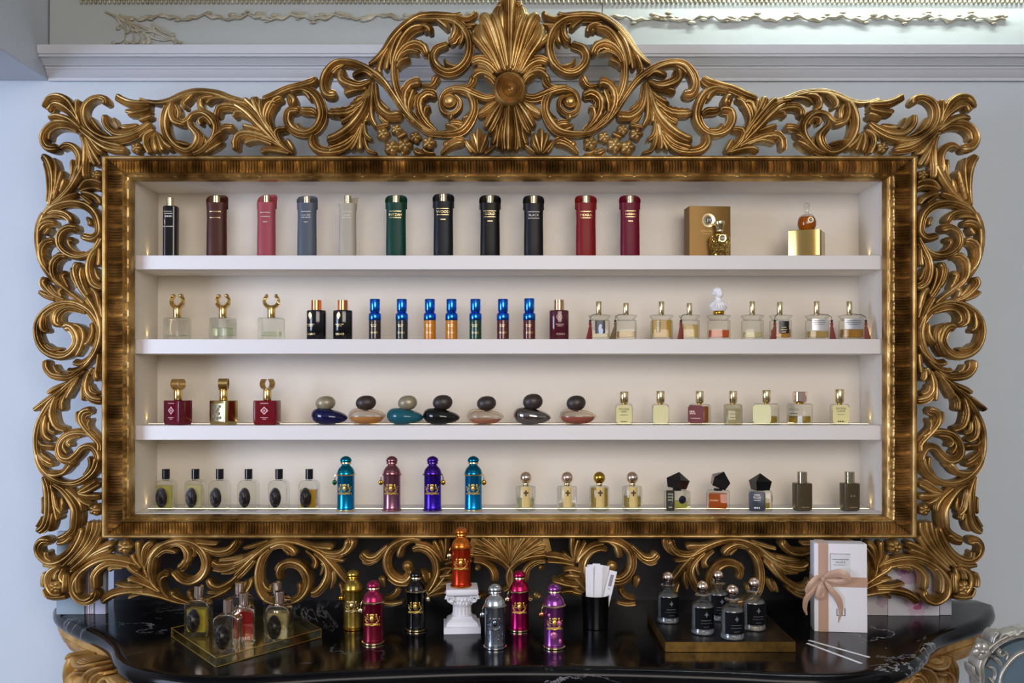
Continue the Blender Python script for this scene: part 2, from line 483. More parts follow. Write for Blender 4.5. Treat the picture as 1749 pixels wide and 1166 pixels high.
# every motif: part name, survey sheet, fronds as "u v width ..." ; * = leaf with lobed edge ; o = dome ; f = flower
MOTIFS = """
acanthus_scroll A | 955 330 110 950 250 100 860 215 90 750 250 100 670 340 110 655 470 110 700 600 110 800 700 110 950 770 110 1120 780 120 1300 740 110 1450 660 90 1560 560 60 | 960 440 90 955 540 100 1000 620 100 1100 690 100 1250 690 110 1400 630 90 1540 540 60 | 1060 480 40 1085 560 60 1130 640 40 | 760 480 60 800 560 80 880 660 70 1000 730 30 | 1150 600 60 1250 610 90 1390 580 50
acanthus_leaf A | 1080 190 110 1150 240 100 1300 300 110 1555 310 90 | 1200 390 50 1350 400 80 1555 340 60 | 1240 450 50 1400 430 80 1555 390 60 | 1390 520 60 1480 490 90 1575 450 70 | 1390 240 60 1480 270 60 1560 290 40
acanthus_leaf A | 620 600 40 560 450 90 470 300 120 350 220 110 220 230 90 140 320 60 | 620 620 40 540 480 80 450 390 100 350 330 110 260 330 90 210 420 110 | 600 560 50 590 400 70 590 240 70 | 650 660 60 500 540 100 330 480 90 200 500 60 | 250 210 60 180 270 70 120 350 50 | 350 200 60 430 240 60 500 300 40
acanthus_scroll A | 640 680 60 540 600 100 400 560 110 270 570 100 170 650 100 125 760 100 180 870 110 290 890 130 340 880 90 | 600 680 50 480 620 70 330 620 60 220 690 60 200 790 50
acanthus_scroll A | 340 900 70 430 850 90 530 880 100 600 980 110 600 1100 120 590 1240 110 | 640 700 80 690 830 90 700 1000 100 690 1170 100 700 1300 90
acanthus_leaf A | 480 520 40 640 640 90 800 760 120 1000 880 130 1230 920 100 | 640 660 60 760 800 90 860 920 100 930 970 60 | 680 740 60 760 900 60 850 1050 60 900 1130 60 | 690 780 50 740 930 50 780 1050 50 830 1130 50 | 700 830 40 740 1000 40 770 1100 30 | 560 560 40 720 680 70 900 810 80 1180 880 70
flower A | f 1370 890 85
shell_leaf B | 210 650 50 110 720 90 80 790 80 100 870 80 150 970 60 | 210 670 50 190 780 80 210 880 90 230 960 60 | 230 680 40 265 800 80 320 950 90 | 250 690 40 330 830 90 440 920 80 | 200 640 40 80 700 70 10 770 50
acanthus_scroll B | 430 260 60 380 350 120 340 480 130 340 620 130 390 760 120 500 880 110 640 930 110 750 860 120 790 740 130 740 660 110 680 590 90 670 510 80 | 380 780 40 500 800 50 620 830 60 680 840 30
acanthus_scroll B | 560 550 90 640 510 90 700 440 80 830 410 90 950 470 110 1020 590 110 1000 720 100 930 830 100 830 930 90 700 970 60 | 830 590 50 800 520 70 880 500 70 960 600 70 | 870 740 40 900 790 60 880 850 40
acanthus_leaf B | *860 950 60 1000 860 100 1110 790 60 | *920 850 60 1060 720 110 1140 690 60 | *1020 700 60 1150 620 110 1270 620 90
acanthus_scroll B | 450 270 80 430 400 110 470 520 110 560 560 110 620 580 60 | 480 300 50 530 400 60 520 520 40
acanthus_leaf B | 60 255 40 240 285 70 400 260 90 560 190 100 720 145 100 880 140 90 1050 170 100 1200 230 100 1350 270 90 1480 300 60 | *720 160 60 640 240 100 590 310 90 630 370 50 | *1000 200 60 880 210 90 810 260 90 820 350 90 885 390 50 | 1300 240 60 1100 220 60 960 240 70 890 310 50
acanthus_leaf B | *1500 480 60 1350 380 120 1180 340 120 1060 370 110 1030 490 90 | *1540 560 50 1420 460 90 1300 430 90 1260 500 70
acanthus_leaf C | 560 1000 30 430 890 70 290 740 110 150 590 130 0 500 100 | 450 900 40 330 740 90 200 580 100 90 470 80 | 470 920 40 350 740 80 260 580 90 200 450 90 | 420 860 40 320 680 70 290 560 80 275 470 60 | 430 880 50 350 740 90 330 620 110 370 530 110 450 530 90 | 440 880 60 370 750 80 350 640 80 420 500 80 500 460 60 | 290 800 30 190 770 70 90 740 60
acanthus_leaf C | *500 950 40 350 880 80 200 830 100 80 830 90 30 890 80 30 990 70 | *400 920 50 260 870 70 150 890 60 110 920 40 | 570 1010 40 440 980 60 340 970 70 270 1000 60
acanthus_scroll C | 280 470 60 400 430 80 530 370 80 680 330 80 780 300 90 830 250 60
acanthus_scroll C | 560 390 50 700 370 80 810 430 100 870 540 100 880 660 100 820 770 90 710 815 80 600 780 90 540 690 90 550 600 90 620 580 90 660 600 70 | 840 640 40 790 600 80 700 590 80 660 560 60 | 690 390 40 750 430 60 780 490 50 | 540 440 70 590 490 110 590 560 90 | 620 710 40 680 770 50 780 770 40
acanthus_leaf C | *600 1010 30 500 940 60 450 870 80 440 790 80 540 770 60 | 600 1000 40 560 930 70 520 870 60
acanthus_scroll C | 800 810 60 790 900 100 850 970 100 970 990 90 1100 960 80 1200 880 60
acanthus_scroll D | 1060 800 40 950 760 60 800 640 60 660 440 60 560 300 70 450 210 80 320 140 80 190 110 80 80 130 90 0 220 100 -30 330 100 10 420 110 100 420 90 | 180 120 40 90 170 70 40 230 80 | 470 260 60 380 200 80 300 220 70 250 250 50 | 160 180 80 150 270 100 220 320 100 330 340 80 440 290 50 | 400 350 60 280 370 70 160 410 70
acanthus_leaf D | *470 290 40 400 430 90 280 520 110 220 510 60 | *450 320 40 380 470 90 230 590 110 80 610 100 0 600 80 | *440 340 40 370 520 80 260 650 90 140 720 70 | 440 360 50 370 600 110 250 770 130 100 870 120 0 900 120 | 400 500 40 330 720 70 200 900 90 0 980 110 | 380 560 30 300 800 60 200 950 60 100 1010 40 | 370 560 30 310 820 60 230 990 60 | 360 600 30 320 850 60 320 990 70 | 350 640 30 360 840 50 400 970 50 500 1010 30 | 440 420 40 400 600 60 400 710 50 | 450 300 40 430 520 60 440 660 60 490 760 50 | 360 660 30 380 820 50 450 890 40
acanthus_scroll D | 470 300 50 480 460 80 520 570 90 610 640 100 700 640 110 750 630 80 | 500 460 30 560 540 50 620 590 40 | 500 620 30 560 690 50 620 720 30 | 480 760 40 560 740 50 620 730 30
flower D | f 555 820 72
flower D | f 690 775 62
flower D | f 640 955 82
flower D | f 770 930 82
flower D | f 875 850 66
flower D | f 1010 910 76
acanthus_leaf D | 860 960 50 910 1000 80 980 1010 40
acanthus_leaf D | 740 980 40 770 1020 60
acanthus_leaf D | 690 850 60 790 800 50
acanthus_scroll D | 1080 810 40 950 740 60 820 600 60 720 440 70 680 320 80 665 200 75 675 90 80 710 -20 80 770 -130 90 850 -210 90 960 -240 70 | 970 -190 50 985 -230 60
acanthus_leaf D | *860 720 40 770 560 90 760 420 100 830 320 100 935 300 120 | *830 620 40 820 520 60 870 370 60
acanthus_leaf D | *930 330 40 1030 340 60 1080 270 80 1090 230 60 | *1090 800 40 980 700 80 920 590 100 920 480 110 1000 420 110 1090 450 90 | 1040 760 30 980 650 60 990 570 70 1030 580 50
acanthus_leaf E | 0 870 60 90 800 70 200 680 80 330 490 100 480 340 100 650 230 90 830 200 80 1000 205 80 1150 210 60 1240 190 70
acanthus_scroll E | 600 260 60 800 260 100 980 260 100 1130 290 110 1260 390 120 1330 530 120 1340 690 120 1280 850 120 1150 960 120 1010 970 120 890 880 120 850 760 110 900 660 110 990 620 100 1060 590 100 | 870 250 40 960 300 80 1040 370 90 1040 420 80 | *1130 310 50 1170 430 120 1130 540 110 1060 590 100 | 1220 400 50 1240 520 70 1200 620 50 | 1000 780 30 1050 870 70 1180 900 60 1270 820 30 | 620 380 50 740 350 80 820 400 90 820 470 90
acanthus_leaf E | *340 900 60 400 750 90 500 640 110 620 600 120 730 650 120 775 760 100 | 520 580 40 620 560 60 740 600 40 | 380 860 50 440 760 60 560 700 60 680 730 40 | *380 930 40 440 850 80 560 800 70
acanthus_leaf E | 170 1000 70 130 930 80 180 770 70 260 640 60 | 230 950 60 240 850 80 280 700 60 340 560 40 | 300 900 40 290 750 60 350 560 60 450 430 50
acanthus_leaf E | 1150 230 60 1280 270 70 1390 230 70 1430 160 60 | 1250 340 30 1340 350 50 1440 330 40 | 1290 390 30 1340 390 40 1380 380 20
shell_palmette G | 585 720 40 560 500 60 550 250 80 545 60 90 540 -20 80 | 570 725 40 530 520 70 500 340 110 480 180 150 490 60 60 | 540 730 50 470 540 90 410 360 120 350 220 130 300 150 70 | 510 740 40 420 600 80 330 470 110 250 380 120 205 350 60 | 480 750 40 390 650 90 290 610 90 200 640 70 | 560 700 60 500 420 120 440 230 130 400 150 60 | 490 740 60 400 560 110 300 400 130 280 260 70 | 480 100 50 490 60 50 500 40 30
acanthus_leaf G | 460 800 40 380 730 60 290 700 50 220 720 40 | 455 830 40 390 760 60 300 730 60 230 770 60 205 820 70 | 450 870 40 400 800 60 330 760 50 | 430 760 40 350 680 50 260 660 50
acanthus_scroll G | 470 960 60 350 985 80 240 950 90 130 900 90 0 890 80
acanthus_scroll F | 540 380 90 430 340 90 330 330 70 240 370 60 200 460 50 230 560 60 320 590 60 395 530 60 400 450 60 340 390 50 | o 290 450 78 | 480 350 60 540 450 90 550 560 90 500 680 100 420 770 100 300 800 80 170 800 60 80 790 50 0 740 50 | 400 320 40 500 300 60 540 240 90 520 205 60 | 540 540 40 480 640 80 420 640 60 | *480 720 40 380 690 90 290 690 80 | 430 780 30 320 740 70 250 710 60 | 310 590 60 300 660 60
shell_palmette F | 890 480 40 870 650 70 850 820 80 860 990 90 | 915 480 40 905 650 60 900 800 70 915 980 70 | 860 480 40 800 640 80 740 760 80 700 800 50 | 830 470 40 740 590 70 660 740 60 | 800 460 40 700 560 70 590 620 60 | 780 450 30 690 510 60 590 590 50 | 860 640 40 820 790 60 800 960 60 | 790 700 40 770 820 60 740 920 50
shell_leaf F | 590 1010 40 530 940 70 470 860 60 | 595 1010 30 560 880 70 530 780 60 | 600 1010 30 600 870 70 600 740 60 | 605 1010 30 650 880 70 675 790 60 | 540 1000 40 490 930 50 455 860 40 | 610 1010 30 670 920 50 690 850 40
acanthus_leaf F | 200 1010 40 300 920 90 400 880 110 460 900 80 | o 260 900 36
acanthus_leaf F | 650 1010 40 720 960 50 780 900 40
acanthus_leaf F | 0 950 40 60 1005 60 150 1010 40
acanthus_leaf 1 | 690 280 120 620 440 130 520 600 110 400 720 90 280 820 80 180 940 60 | *560 240 60 570 350 70 560 470 60 | 630 300 90 580 430 70 520 540 40
acanthus_leaf 1 | 170 190 80 240 260 110 290 400 110 300 550 100 290 700 90 260 830 70 | 200 280 30 240 420 40 255 600 40 245 780 40 | *330 220 40 360 350 70 350 520 70 320 700 60 | *430 370 80 400 480 90 360 620 80 320 760 50 | *480 470 70 460 560 90 420 680 70 | 640 670 50 520 710 70 400 780 70 280 840 50
shell_leaf 1 | 640 630 60 720 530 70 840 520 80 930 560 80 | 640 640 50 740 600 70 860 590 70 940 630 70 | 650 660 40 760 680 80 860 730 80 910 810 50 | 660 690 40 730 740 60 820 810 60
flower 1 | f 860 440 72
acanthus_scroll 1 | 180 960 50 300 860 80 450 800 90 600 790 100 740 830 110 840 930 110 880 1060 110 875 1160 110 810 1214 110 720 1204 100 660 1174 80 | 240 930 40 340 900 70 460 920 90 530 970 100 560 1040 90 | 160 1000 40 240 960 50 340 950 50 430 970 30 | 740 960 40 780 1020 60 780 1080 60
acanthus_scroll 2 | 200 20 70 160 110 90 125 230 90 120 380 90 140 530 80 190 680 80 270 800 80 380 910 80 500 1010 80 620 1100 70 700 1170 60 | 130 300 40 190 200 100 280 160 100 360 170 80 | 280 210 60 210 310 80
acanthus_leaf 2 | *340 380 100 240 400 110 180 500 110 200 640 100 270 760 60 | *500 580 80 420 570 100 340 640 110 320 760 100 360 880 70 440 960 40 | *500 770 70 440 810 90 470 900 70 520 980 40
acanthus_scroll 2 | 640 240 130 520 220 110 420 280 100 390 390 90 440 490 90 550 560 90 680 570 90 790 520 80 870 430 70 920 330 60 | 580 370 70 510 370 70 520 440 60 600 510 40 720 520 20
acanthus_leaf 2 | 910 330 50 850 470 80 780 620 90 770 760 100 810 890 100 890 950 100 940 950 70 | 830 700 30 860 810 60 910 880 50 | 890 460 40 890 590 60 880 700 70
acanthus_leaf 2 | 640 640 120 600 740 100 620 850 90 680 980 90 760 1100 80 | 550 700 40 570 830 60 640 960 60 | 690 700 50 680 800 70 720 950 60 780 1060 50
acanthus_leaf 2 | 230 830 90 190 900 100 260 1000 90 360 1080 80 470 1120 60 | 130 1000 50 220 1060 70 350 1110 60 | 260 910 40 320 1000 60 400 1080 50 | 440 950 80 400 1020 70 430 1090 50
acanthus_scroll 3 | 900 560 80 850 420 110 770 310 110 640 230 100 500 200 90 350 230 90 220 310 90 140 420 90 115 550 90 150 690 100 230 790 110 350 850 110 470 850 110 570 780 120 620 680 130 590 560 130 520 500 120 440 525 110 | 560 470 60 660 520 90 690 620 90 660 750 90 590 870 70 | 740 330 40 600 280 80 480 280 80 400 350 90 390 440 110 450 480 70 | 500 210 30 380 270 70 330 350 90 340 440 90 400 490 60 | 220 300 40 190 420 80 200 520 90 265 560 60 | 210 700 40 300 770 60 420 770 40
acanthus_leaf 3 | 720 120 80 830 300 100 880 450 120 890 600 110 850 760 100 780 880 90 700 970 80 600 1050 70 | 790 440 60 800 560 80 760 670 90 690 720 90 | 880 100 60 900 250 70 930 400 50 | 780 10 60 850 90 90 870 160 90 900 300 60
acanthus_leaf 3 | 560 920 90 640 950 80 740 910 80 850 800 60 900 700 40 | 480 1030 60 560 1040 70 680 1000 70 790 900 50 | 900 820 60 890 950 70 870 1080 70 | 830 1000 60 780 1100 60
acanthus_scroll 3 | 230 900 100 230 1000 100 300 1090 100 420 1120 100 550 1110 90 680 1010 60 | 330 960 40 370 1040 50 430 1070 40
acanthus_leaf 4 | 720 20 40 560 150 70 420 280 80 280 430 90 180 590 90 130 740 100 110 880 90 120 1030 90 160 1166 90 | 500 160 30 330 240 60 230 300 50 | 430 240 40 250 380 70 70 515 60 | *650 80 40 560 230 80 480 370 80 | *500 270 40 430 400 80 430 530 80 | *360 330 40 320 480 80 320 600 90 370 710 80 490 760 80 | 230 560 40 200 700 90 220 830 90 310 900 60 | 270 640 40 280 760 60 370 800 60 | 300 390 30 180 430 50 110 460 40
acanthus_leaf 4 | 760 20 50 720 150 90 720 270 100 790 360 110 880 390 110 945 390 100 | 770 180 30 800 270 60 880 310 50 | 840 0 60 850 100 80 880 150 60 | 690 200 40 690 330 50 700 400 40
acanthus_scroll 4 | 800 510 110 700 540 110 670 620 100 720 720 100 820 830 100 900 930 90 900 1050 100 | 620 520 50 620 630 50 680 720 40 | 780 610 50 750 690 60 780 770 40
acanthus_scroll 4 | 860 850 60 740 790 90 600 780 90 480 820 90 400 910 90 380 1020 100 430 1110 110 540 1130 120 630 1060 110 700 980 100 800 970 100 870 1060 110 880 1166 120 | 680 830 40 560 850 70 500 910 80 545 970 60 | 480 860 30 440 960 50 500 1060 40 | o 540 1160 70
acanthus_leaf 4 | 120 870 30 180 950 80 300 970 90 350 970 60 | 150 1030 40 230 1100 70 310 1150 50
acanthus_scroll 5 | 110 20 60 130 140 80 200 250 90 320 350 90 470 400 80 620 390 90 760 310 100 850 200 110 880 60 110 | 130 20 40 210 110 100 290 160 80 340 160 60 | 210 250 40 330 280 80 440 260 80 500 200 90 540 140 80 | 770 60 50 780 180 50 700 310 40
acanthus_leaf 5 | 190 300 60 250 450 120 270 620 130 260 790 120 210 930 110 110 1010 90 | 180 560 40 185 680 40 175 780 30 | *280 400 40 330 560 70 360 700 80 430 790 60 | *320 450 40 350 640 60 400 860 70 | *420 560 50 430 650 80 420 750 60 | 330 750 60 310 900 70 270 1000 60 | 200 800 40 150 890 40 110 940 30
acanthus_leaf 5 | 300 400 50 430 470 90 540 590 120 610 720 140 610 860 150 580 980 130 480 1060 110 360 1100 80 | 480 440 60 600 540 70 680 640 80 700 760 60
shell_leaf 5 | 610 510 50 720 440 70 860 350 60 | 615 515 40 750 480 80 910 390 80 | 620 530 40 760 560 80 920 560 90 | 630 550 40 720 620 70 810 660 60 | 480 470 30 560 500 40 610 510 40
flower 5 | f 840 725 80
acanthus_leaf 6 | 770 60 60 750 200 70 690 360 70 560 520 70 430 640 50 | 830 60 60 810 200 60 740 350 60 620 500 60 500 620 50 | 890 60 60 880 180 60 800 330 60 680 470 60 540 610 50 | 920 240 70 830 380 70 700 520 70 540 660 60 | 1070 330 90 950 380 90 820 450 80 680 560 70 520 690 60 | 1040 420 80 920 460 70 780 520 60 650 600 50 | 700 130 60 660 300 70 560 470 60
acanthus_scroll 6 | 680 130 110 640 260 120 540 430 120 400 540 110 270 560 110 160 490 100 130 390 100 190 310 110 300 320 110 | 360 320 90 460 310 90 560 230 90 | 240 430 60 250 510 60 320 560 40
acanthus_leaf 6 | 170 610 50 300 630 60 430 600 60 | 400 620 60 280 700 80 250 830 80 320 950 80 430 960 70 | 215 690 50 185 790 60 195 890 60 | 340 790 80 360 700 50 420 640 40 | 450 640 40 420 760 70 470 830 60 | 230 1000 60 350 1020 60 500 1000 60 | 480 700 60 480 850 90 470 960 80 | f 360 880 95 | 200 900 40 230 980 50 300 1020 40
acanthus_scroll 6 | 1380 600 50 1200 540 80 1000 520 80 820 570 90 660 680 100 570 810 110 560 930 110 620 1020 110 720 1060 110 820 1010 110 850 920 130 | 1400 680 40 1200 600 80 1030 590 80 900 650 90 830 750 100 830 850 100 830 920 90 | 1200 640 40 1050 640 60 1000 690 50 | 720 640 40 640 760 60 630 900 60 660 960 40
acanthus_leaf 6 | 1458 920 80 1280 920 100 1100 950 110 980 1010 110 910 1080 80 | *1450 870 40 1250 870 60 1080 830 50 | *1420 830 50 1330 800 60 1230 780 50
acanthus_leaf 7 | 840 1010 40 640 960 80 450 890 100 280 850 110 100 830 100 0 820 90 | 300 840 40 150 880 40 0 930 40 | 450 850 40 250 740 70 80 680 70 0 690 60 | 400 790 40 220 660 70 60 560 70 0 490 60
acanthus_scroll 7 | 460 850 60 350 720 100 320 560 120 350 400 120 450 270 120 600 200 110 760 190 120 910 240 120 1010 350 130 1040 490 130 980 630 120 850 710 110 720 690 100 630 600 100 620 560 80 | 790 400 80 750 490 110 680 550 120 | 560 230 40 700 230 70 790 310 110 800 400 110 760 470 80 | 380 400 40 500 310 60 620 320 60 650 350 40 | 850 220 40 890 300 50 870 400 40
acanthus_leaf 7 | *560 600 110 460 640 110 430 740 90 480 870 70 560 950 50 | 590 820 100 600 900 80 720 960 50 840 1010 30
shell_leaf 7 | 210 560 40 150 400 70 140 280 80 140 170 80 | 220 560 40 220 380 80 250 260 90 330 180 80 | 230 560 40 280 400 80 370 270 80 440 210 50 | 200 540 30 100 430 60 60 340 60 | 200 470 50 230 600 70 300 750 60
flower 6 | f 1210 380 100
acanthus_leaf 7 | 600 180 50 760 160 60 950 190 70 1130 210 60 1200 205 50 | 900 220 50 1050 290 90 1200 330 110 1350 300 110 1440 210 110 1450 150 80
acanthus_leaf 7 | 1110 440 110 1200 500 90 1400 480 70 1555 400 50 | 1120 550 40 1300 560 60 1555 450 50 | 1200 430 40 1400 410 60 1555 370 50 | 1230 600 30 1400 580 60 1560 480 40
acanthus_scroll 7 | 1060 670 90 1100 760 100 1220 800 100 1380 720 90 1500 600 90 1600 450 80 | 820 820 90 830 910 70 900 970 60 1060 950 60 1250 880 70 1400 780 50 | 1050 850 40 1180 860 50 1300 830 40
acanthus_scroll 8 | 0 640 80 150 480 90 300 340 100 470 220 90 640 170 80 820 180 80 1000 240 90 1170 330 90 1320 480 90 1430 620 80 1520 730 60 | 60 680 50 180 560 60 300 420 50
acanthus_leaf 8 | 120 280 50 280 240 60 480 170 50 | 0 460 80 150 400 80 330 290 50 | 0 520 60 160 450 60 310 340 40
acanthus_leaf 8 | 900 190 40 1100 240 60 1270 250 90 1330 270 70 | 1050 260 50 1250 350 90 1400 350 100 1500 280 110 1545 150 120 | 1200 380 40 1350 420 60 1480 440 40
acanthus_scroll 8 | 500 280 60 400 380 100 350 520 110 340 680 120 370 830 120 450 940 110 600 990 100 760 980 90 900 900 120 980 770 130 980 640 140 900 520 130 780 470 120 660 500 110 610 600 100 640 690 80 | 480 280 50 640 230 90 770 280 110 830 370 110 | 650 280 30 720 330 50 740 370 40 | 870 720 70 880 800 60 860 900 40 | 620 460 40 570 520 40 550 580 30
acanthus_leaf 8 | 380 700 40 420 790 60 500 830 60 510 740 60 | 250 660 60 220 760 70 160 850 60 | 180 700 50 140 780 50 120 860 40
acanthus_scroll 8 | 1010 870 110 1100 860 110 1200 760 110 1260 620 110 1240 500 100 1160 400 80 1060 320 50 | 1060 540 100 1090 450 80 1040 370 60 950 300 40 | 1150 640 30 1190 520 50 1160 450 40 | 1300 820 40 1340 680 60 1330 560 50 | *1420 720 60 1460 850 70 1440 980 60
acanthus_leaf 9 | 160 130 140 160 220 140 100 300 120 0 350 90 | 300 320 130 370 400 120 480 400 110 580 310 80 660 230 60 | 300 450 30 400 480 50 520 430 40
acanthus_scroll 9 | 1090 170 50 960 160 90 820 190 110 700 270 120 640 400 120 650 540 120 730 650 120 850 690 110 930 620 110 930 540 120 | o 905 510 72 | 640 660 40 760 740 50 900 750 40 1000 690 30 | 960 170 40 860 230 80 820 320 100 800 400 80
acanthus_leaf 9 | 960 300 70 1060 270 100 1180 310 110 1270 430 110 1290 580 110 1240 720 100 1160 850 80 | 1000 200 50 1180 240 70 1320 360 80 1380 470 60 | 1080 560 40 1140 620 90 1170 730 70 | 1190 580 50 1200 680 60
acanthus_leaf 9 | 1160 900 50 1300 750 90 1420 600 80 1500 520 60 | 1160 900 40 1320 820 90 1480 720 80 1600 660 60 | 1180 910 30 1330 880 70 1440 850 60
shell_leaf 9 | 1390 470 40 1330 320 70 1250 170 60 | 1400 460 40 1380 300 70 1340 150 60 | 1400 450 40 1430 300 70 1430 120 70 | 1410 440 40 1500 380 60 1560 330 50
acanthus_scroll 9 | 560 640 100 580 720 90 600 800 50 | 590 930 40 680 920 70 770 860 90 790 780 90 | 580 1000 60 720 1010 60 860 980 40
shell_palmette 0 | 860 480 30 800 330 60 740 200 60 720 110 50 | 860 480 30 760 330 60 640 200 60 560 120 50 | 860 490 30 720 350 60 560 240 60 420 150 50 | 860 500 30 700 380 60 520 290 60 380 240 50 | 860 510 30 700 410 50 540 340 50 370 310 50 | 860 460 30 840 300 60 830 110 50 | 860 470 30 780 300 60 690 160 60 650 110 40 | 860 490 30 730 330 60 600 210 60 480 120 50
acanthus_leaf 0 | -10 440 60 120 400 80 250 370 90 400 360 70 | -10 490 50 150 450 70 370 440 60 | -80 660 60 40 640 90 150 640 50 | -80 770 80 120 730 100 300 690 60 | -60 860 60 80 850 70 190 870 50 | -100 580 50 40 540 70 160 560 60
acanthus_scroll 0 | 360 370 60 560 390 70 720 440 80 840 540 80 880 660 80 850 780 70 760 840 60 | 370 440 50 500 450 80 610 520 90 660 630 110 650 730 100 | 420 500 90 460 560 70 | 480 860 130 500 940 80 | 540 960 60 620 930 50 740 880 40
"""
def motif(line, mirror):
    head, *fr = [q.strip() for q in line.split('|')]
    name, z = head.split(); ox, oy, sc = ZOOM[z]
    mb = MB()
    for k, s in enumerate(fr):
        lob = 0
        if s[0] in 'of':
            u, v, r = map(float, s[2:].split())
            (dome if s[0] == 'o' else rosette)(mb, ox+u/sc, oy+v/sc, r/sc, mirror=mirror)
            continue
        if s[0] == '*': lob = .3; s = s[1:]
        q = list(map(float, s.split()))
        p = [(ox+q[i]/sc, oy+q[i+1]/sc, q[i+2]/sc) for i in range(0, len(q), 3)]
        if name == 'shell_palmette' and z == 'G':
            stroke(mb, p, hs=.7, lift=3+k*.8, mirror=mirror)
        else:
            stroke(mb, p, lob, mirror=mirror, lift=(k*1.3) % 5+random.random()*2)
    return fpart(mb, name)
for line in MOTIFS.strip().split('\n'):
    for mir in (False, True):
        motif(line, mir)
# centre line pieces: middle rib of the crest, the boss, the ground behind the lower fan
mb = MB()
stroke(mb, [(870.5, 124, 8), (870.5, 80, 12), (870.5, 40, 16), (870.5, 0, 20), (870.5, -18, 22)], hs=1.1, lift=6)
stroke(mb, [(870.5, 182, 8), (870.5, 210, 12), (870.5, 240, 13), (870.5, 262, 12)], hs=1.0, lift=5)
fpart(mb, 'shell_palmette')
mb = MB()
prof = [(0.1, 1), (4, 2), (8, 6), (11, 11), (12.5, 9), (15, 15), (17, 11.5), (19, 15), (21, 10.5), (23, 14), (26, 11.5), (28, 6), (30, 2), (30, -10)]
mb.loft([[P(870.5+r*math.cos(2*math.pi*k/36), 156-r*math.sin(2*math.pi*k/36)*1.05, YF)+Vector((0, -(z+6)*PXM, 0)) for k in range(36)] for r, z in prof])
fpart(mb, 'rosette_boss')
mb = MB()
mb.prism([(P(px, py, YF).x, P(px, py, YF).z) for px, py in ((806, 914), (800, 940), (846, 950), (872, 968), (898, 950), (942, 940), (936, 914))], YF-.004, YF+.02)
fpart(mb, 'fan_ground')

# straight mouldings round the opening: outer fillet, ribbed hollow, wavy lip, plain sight edge
XO0, XO1, ZO0, ZO1 = 177.5, 1562.5, 917.5, 268.0     # outer edge in survey px (bottom, top)
XI0, XI1, ZI0, ZI1 = 226, 1511, 879, 308
def rail(side):
    """(s px along, d) -> survey point; d = 0 outer edge .. 1 sight edge; ends mitred"""
    hor = side in ('top', 'bottom')
    o, i = {'top': (ZO1, ZI1), 'bottom': (ZO0, ZI0), 'left': (XO0, XI0), 'right': (XO1, XI1)}[side]
    (a0, a1), (b0, b1) = ((XO0, XI0), (XO1, XI1)) if hor else ((ZO1, ZI1), (ZO0, ZI0))
    def f(s, d):
        q = min(max(a0+s, a0+d*(a1-a0)), b0+d*(b1-b0))
        e = o+d*(i-o)
        return (q, e) if hor else (e, q)
    return f, b0-a0
D_OUT = [(0, -12), (0, 9), (.03, 11), (.09, 12), (.14, 11), (.17, 7)]
D_RIB = [.19, .25, .34, .44, .54, .62, .68]
D_IN = [(.71, 7), (.75, 9.5), (.79, 8), (.82, 4), (.86, 5), (.92, 3), (.97, -1), (1, -6), (1, -12)]
for side in ('top', 'bottom', 'left', 'right'):
    f, L = rail(side); rngs = []
    # rib layout: groups of six cuts then one broad one
    pos = 0; hts = []
    while pos < L:
        for q in range(6):
            wdt = random.uniform(4.4, 5.1) if q < 5 else random.uniform(5.5, 7)
            for c in range(4):
                hts.append((pos+wdt*c/4, (1, .55, -.45, .3)[c] if q < 5 else (1, .1, -.3, .1)[c], q))
            pos += wdt
    hts = [h for h in hts if h[0] <= L-1]+[(L, 1, 0)]
    for s, h, q in hts:
        ring = []
        wav = .9*math.sin(s*2*math.pi/29)+.5*math.sin(s*2*math.pi/11)
        for d, z in D_OUT: ring.append((*f(s, d), z))
        for k, d in enumerate(D_RIB):
            e = math.sin(math.pi*(k+.35)/(len(D_RIB)-.3))
            base = 4.5-1.5*math.sin(math.pi*d*1.3)
            ring.append((*f(s+.9*math.sin((d-.19)*6), d), base+h*5.6*(.5+.5*e)-1.6))
        for d, z in D_IN: ring.append((*f(s, d+(wav*.012 if .7 < d < .84 else 0)), z+(wav*.5 if .7 < d < .84 else 0)))
        rngs.append([P(x, y, YF)+Vector((0, -z*PXM, 0)) for x, y, z in ring])
    if side in ('bottom', 'left'): rngs = [list(reversed(r)) for r in rngs]
    mb = MB(); mb.loft(rngs)
    o = fpart(mb, 'ribbed_moulding', angle=60)
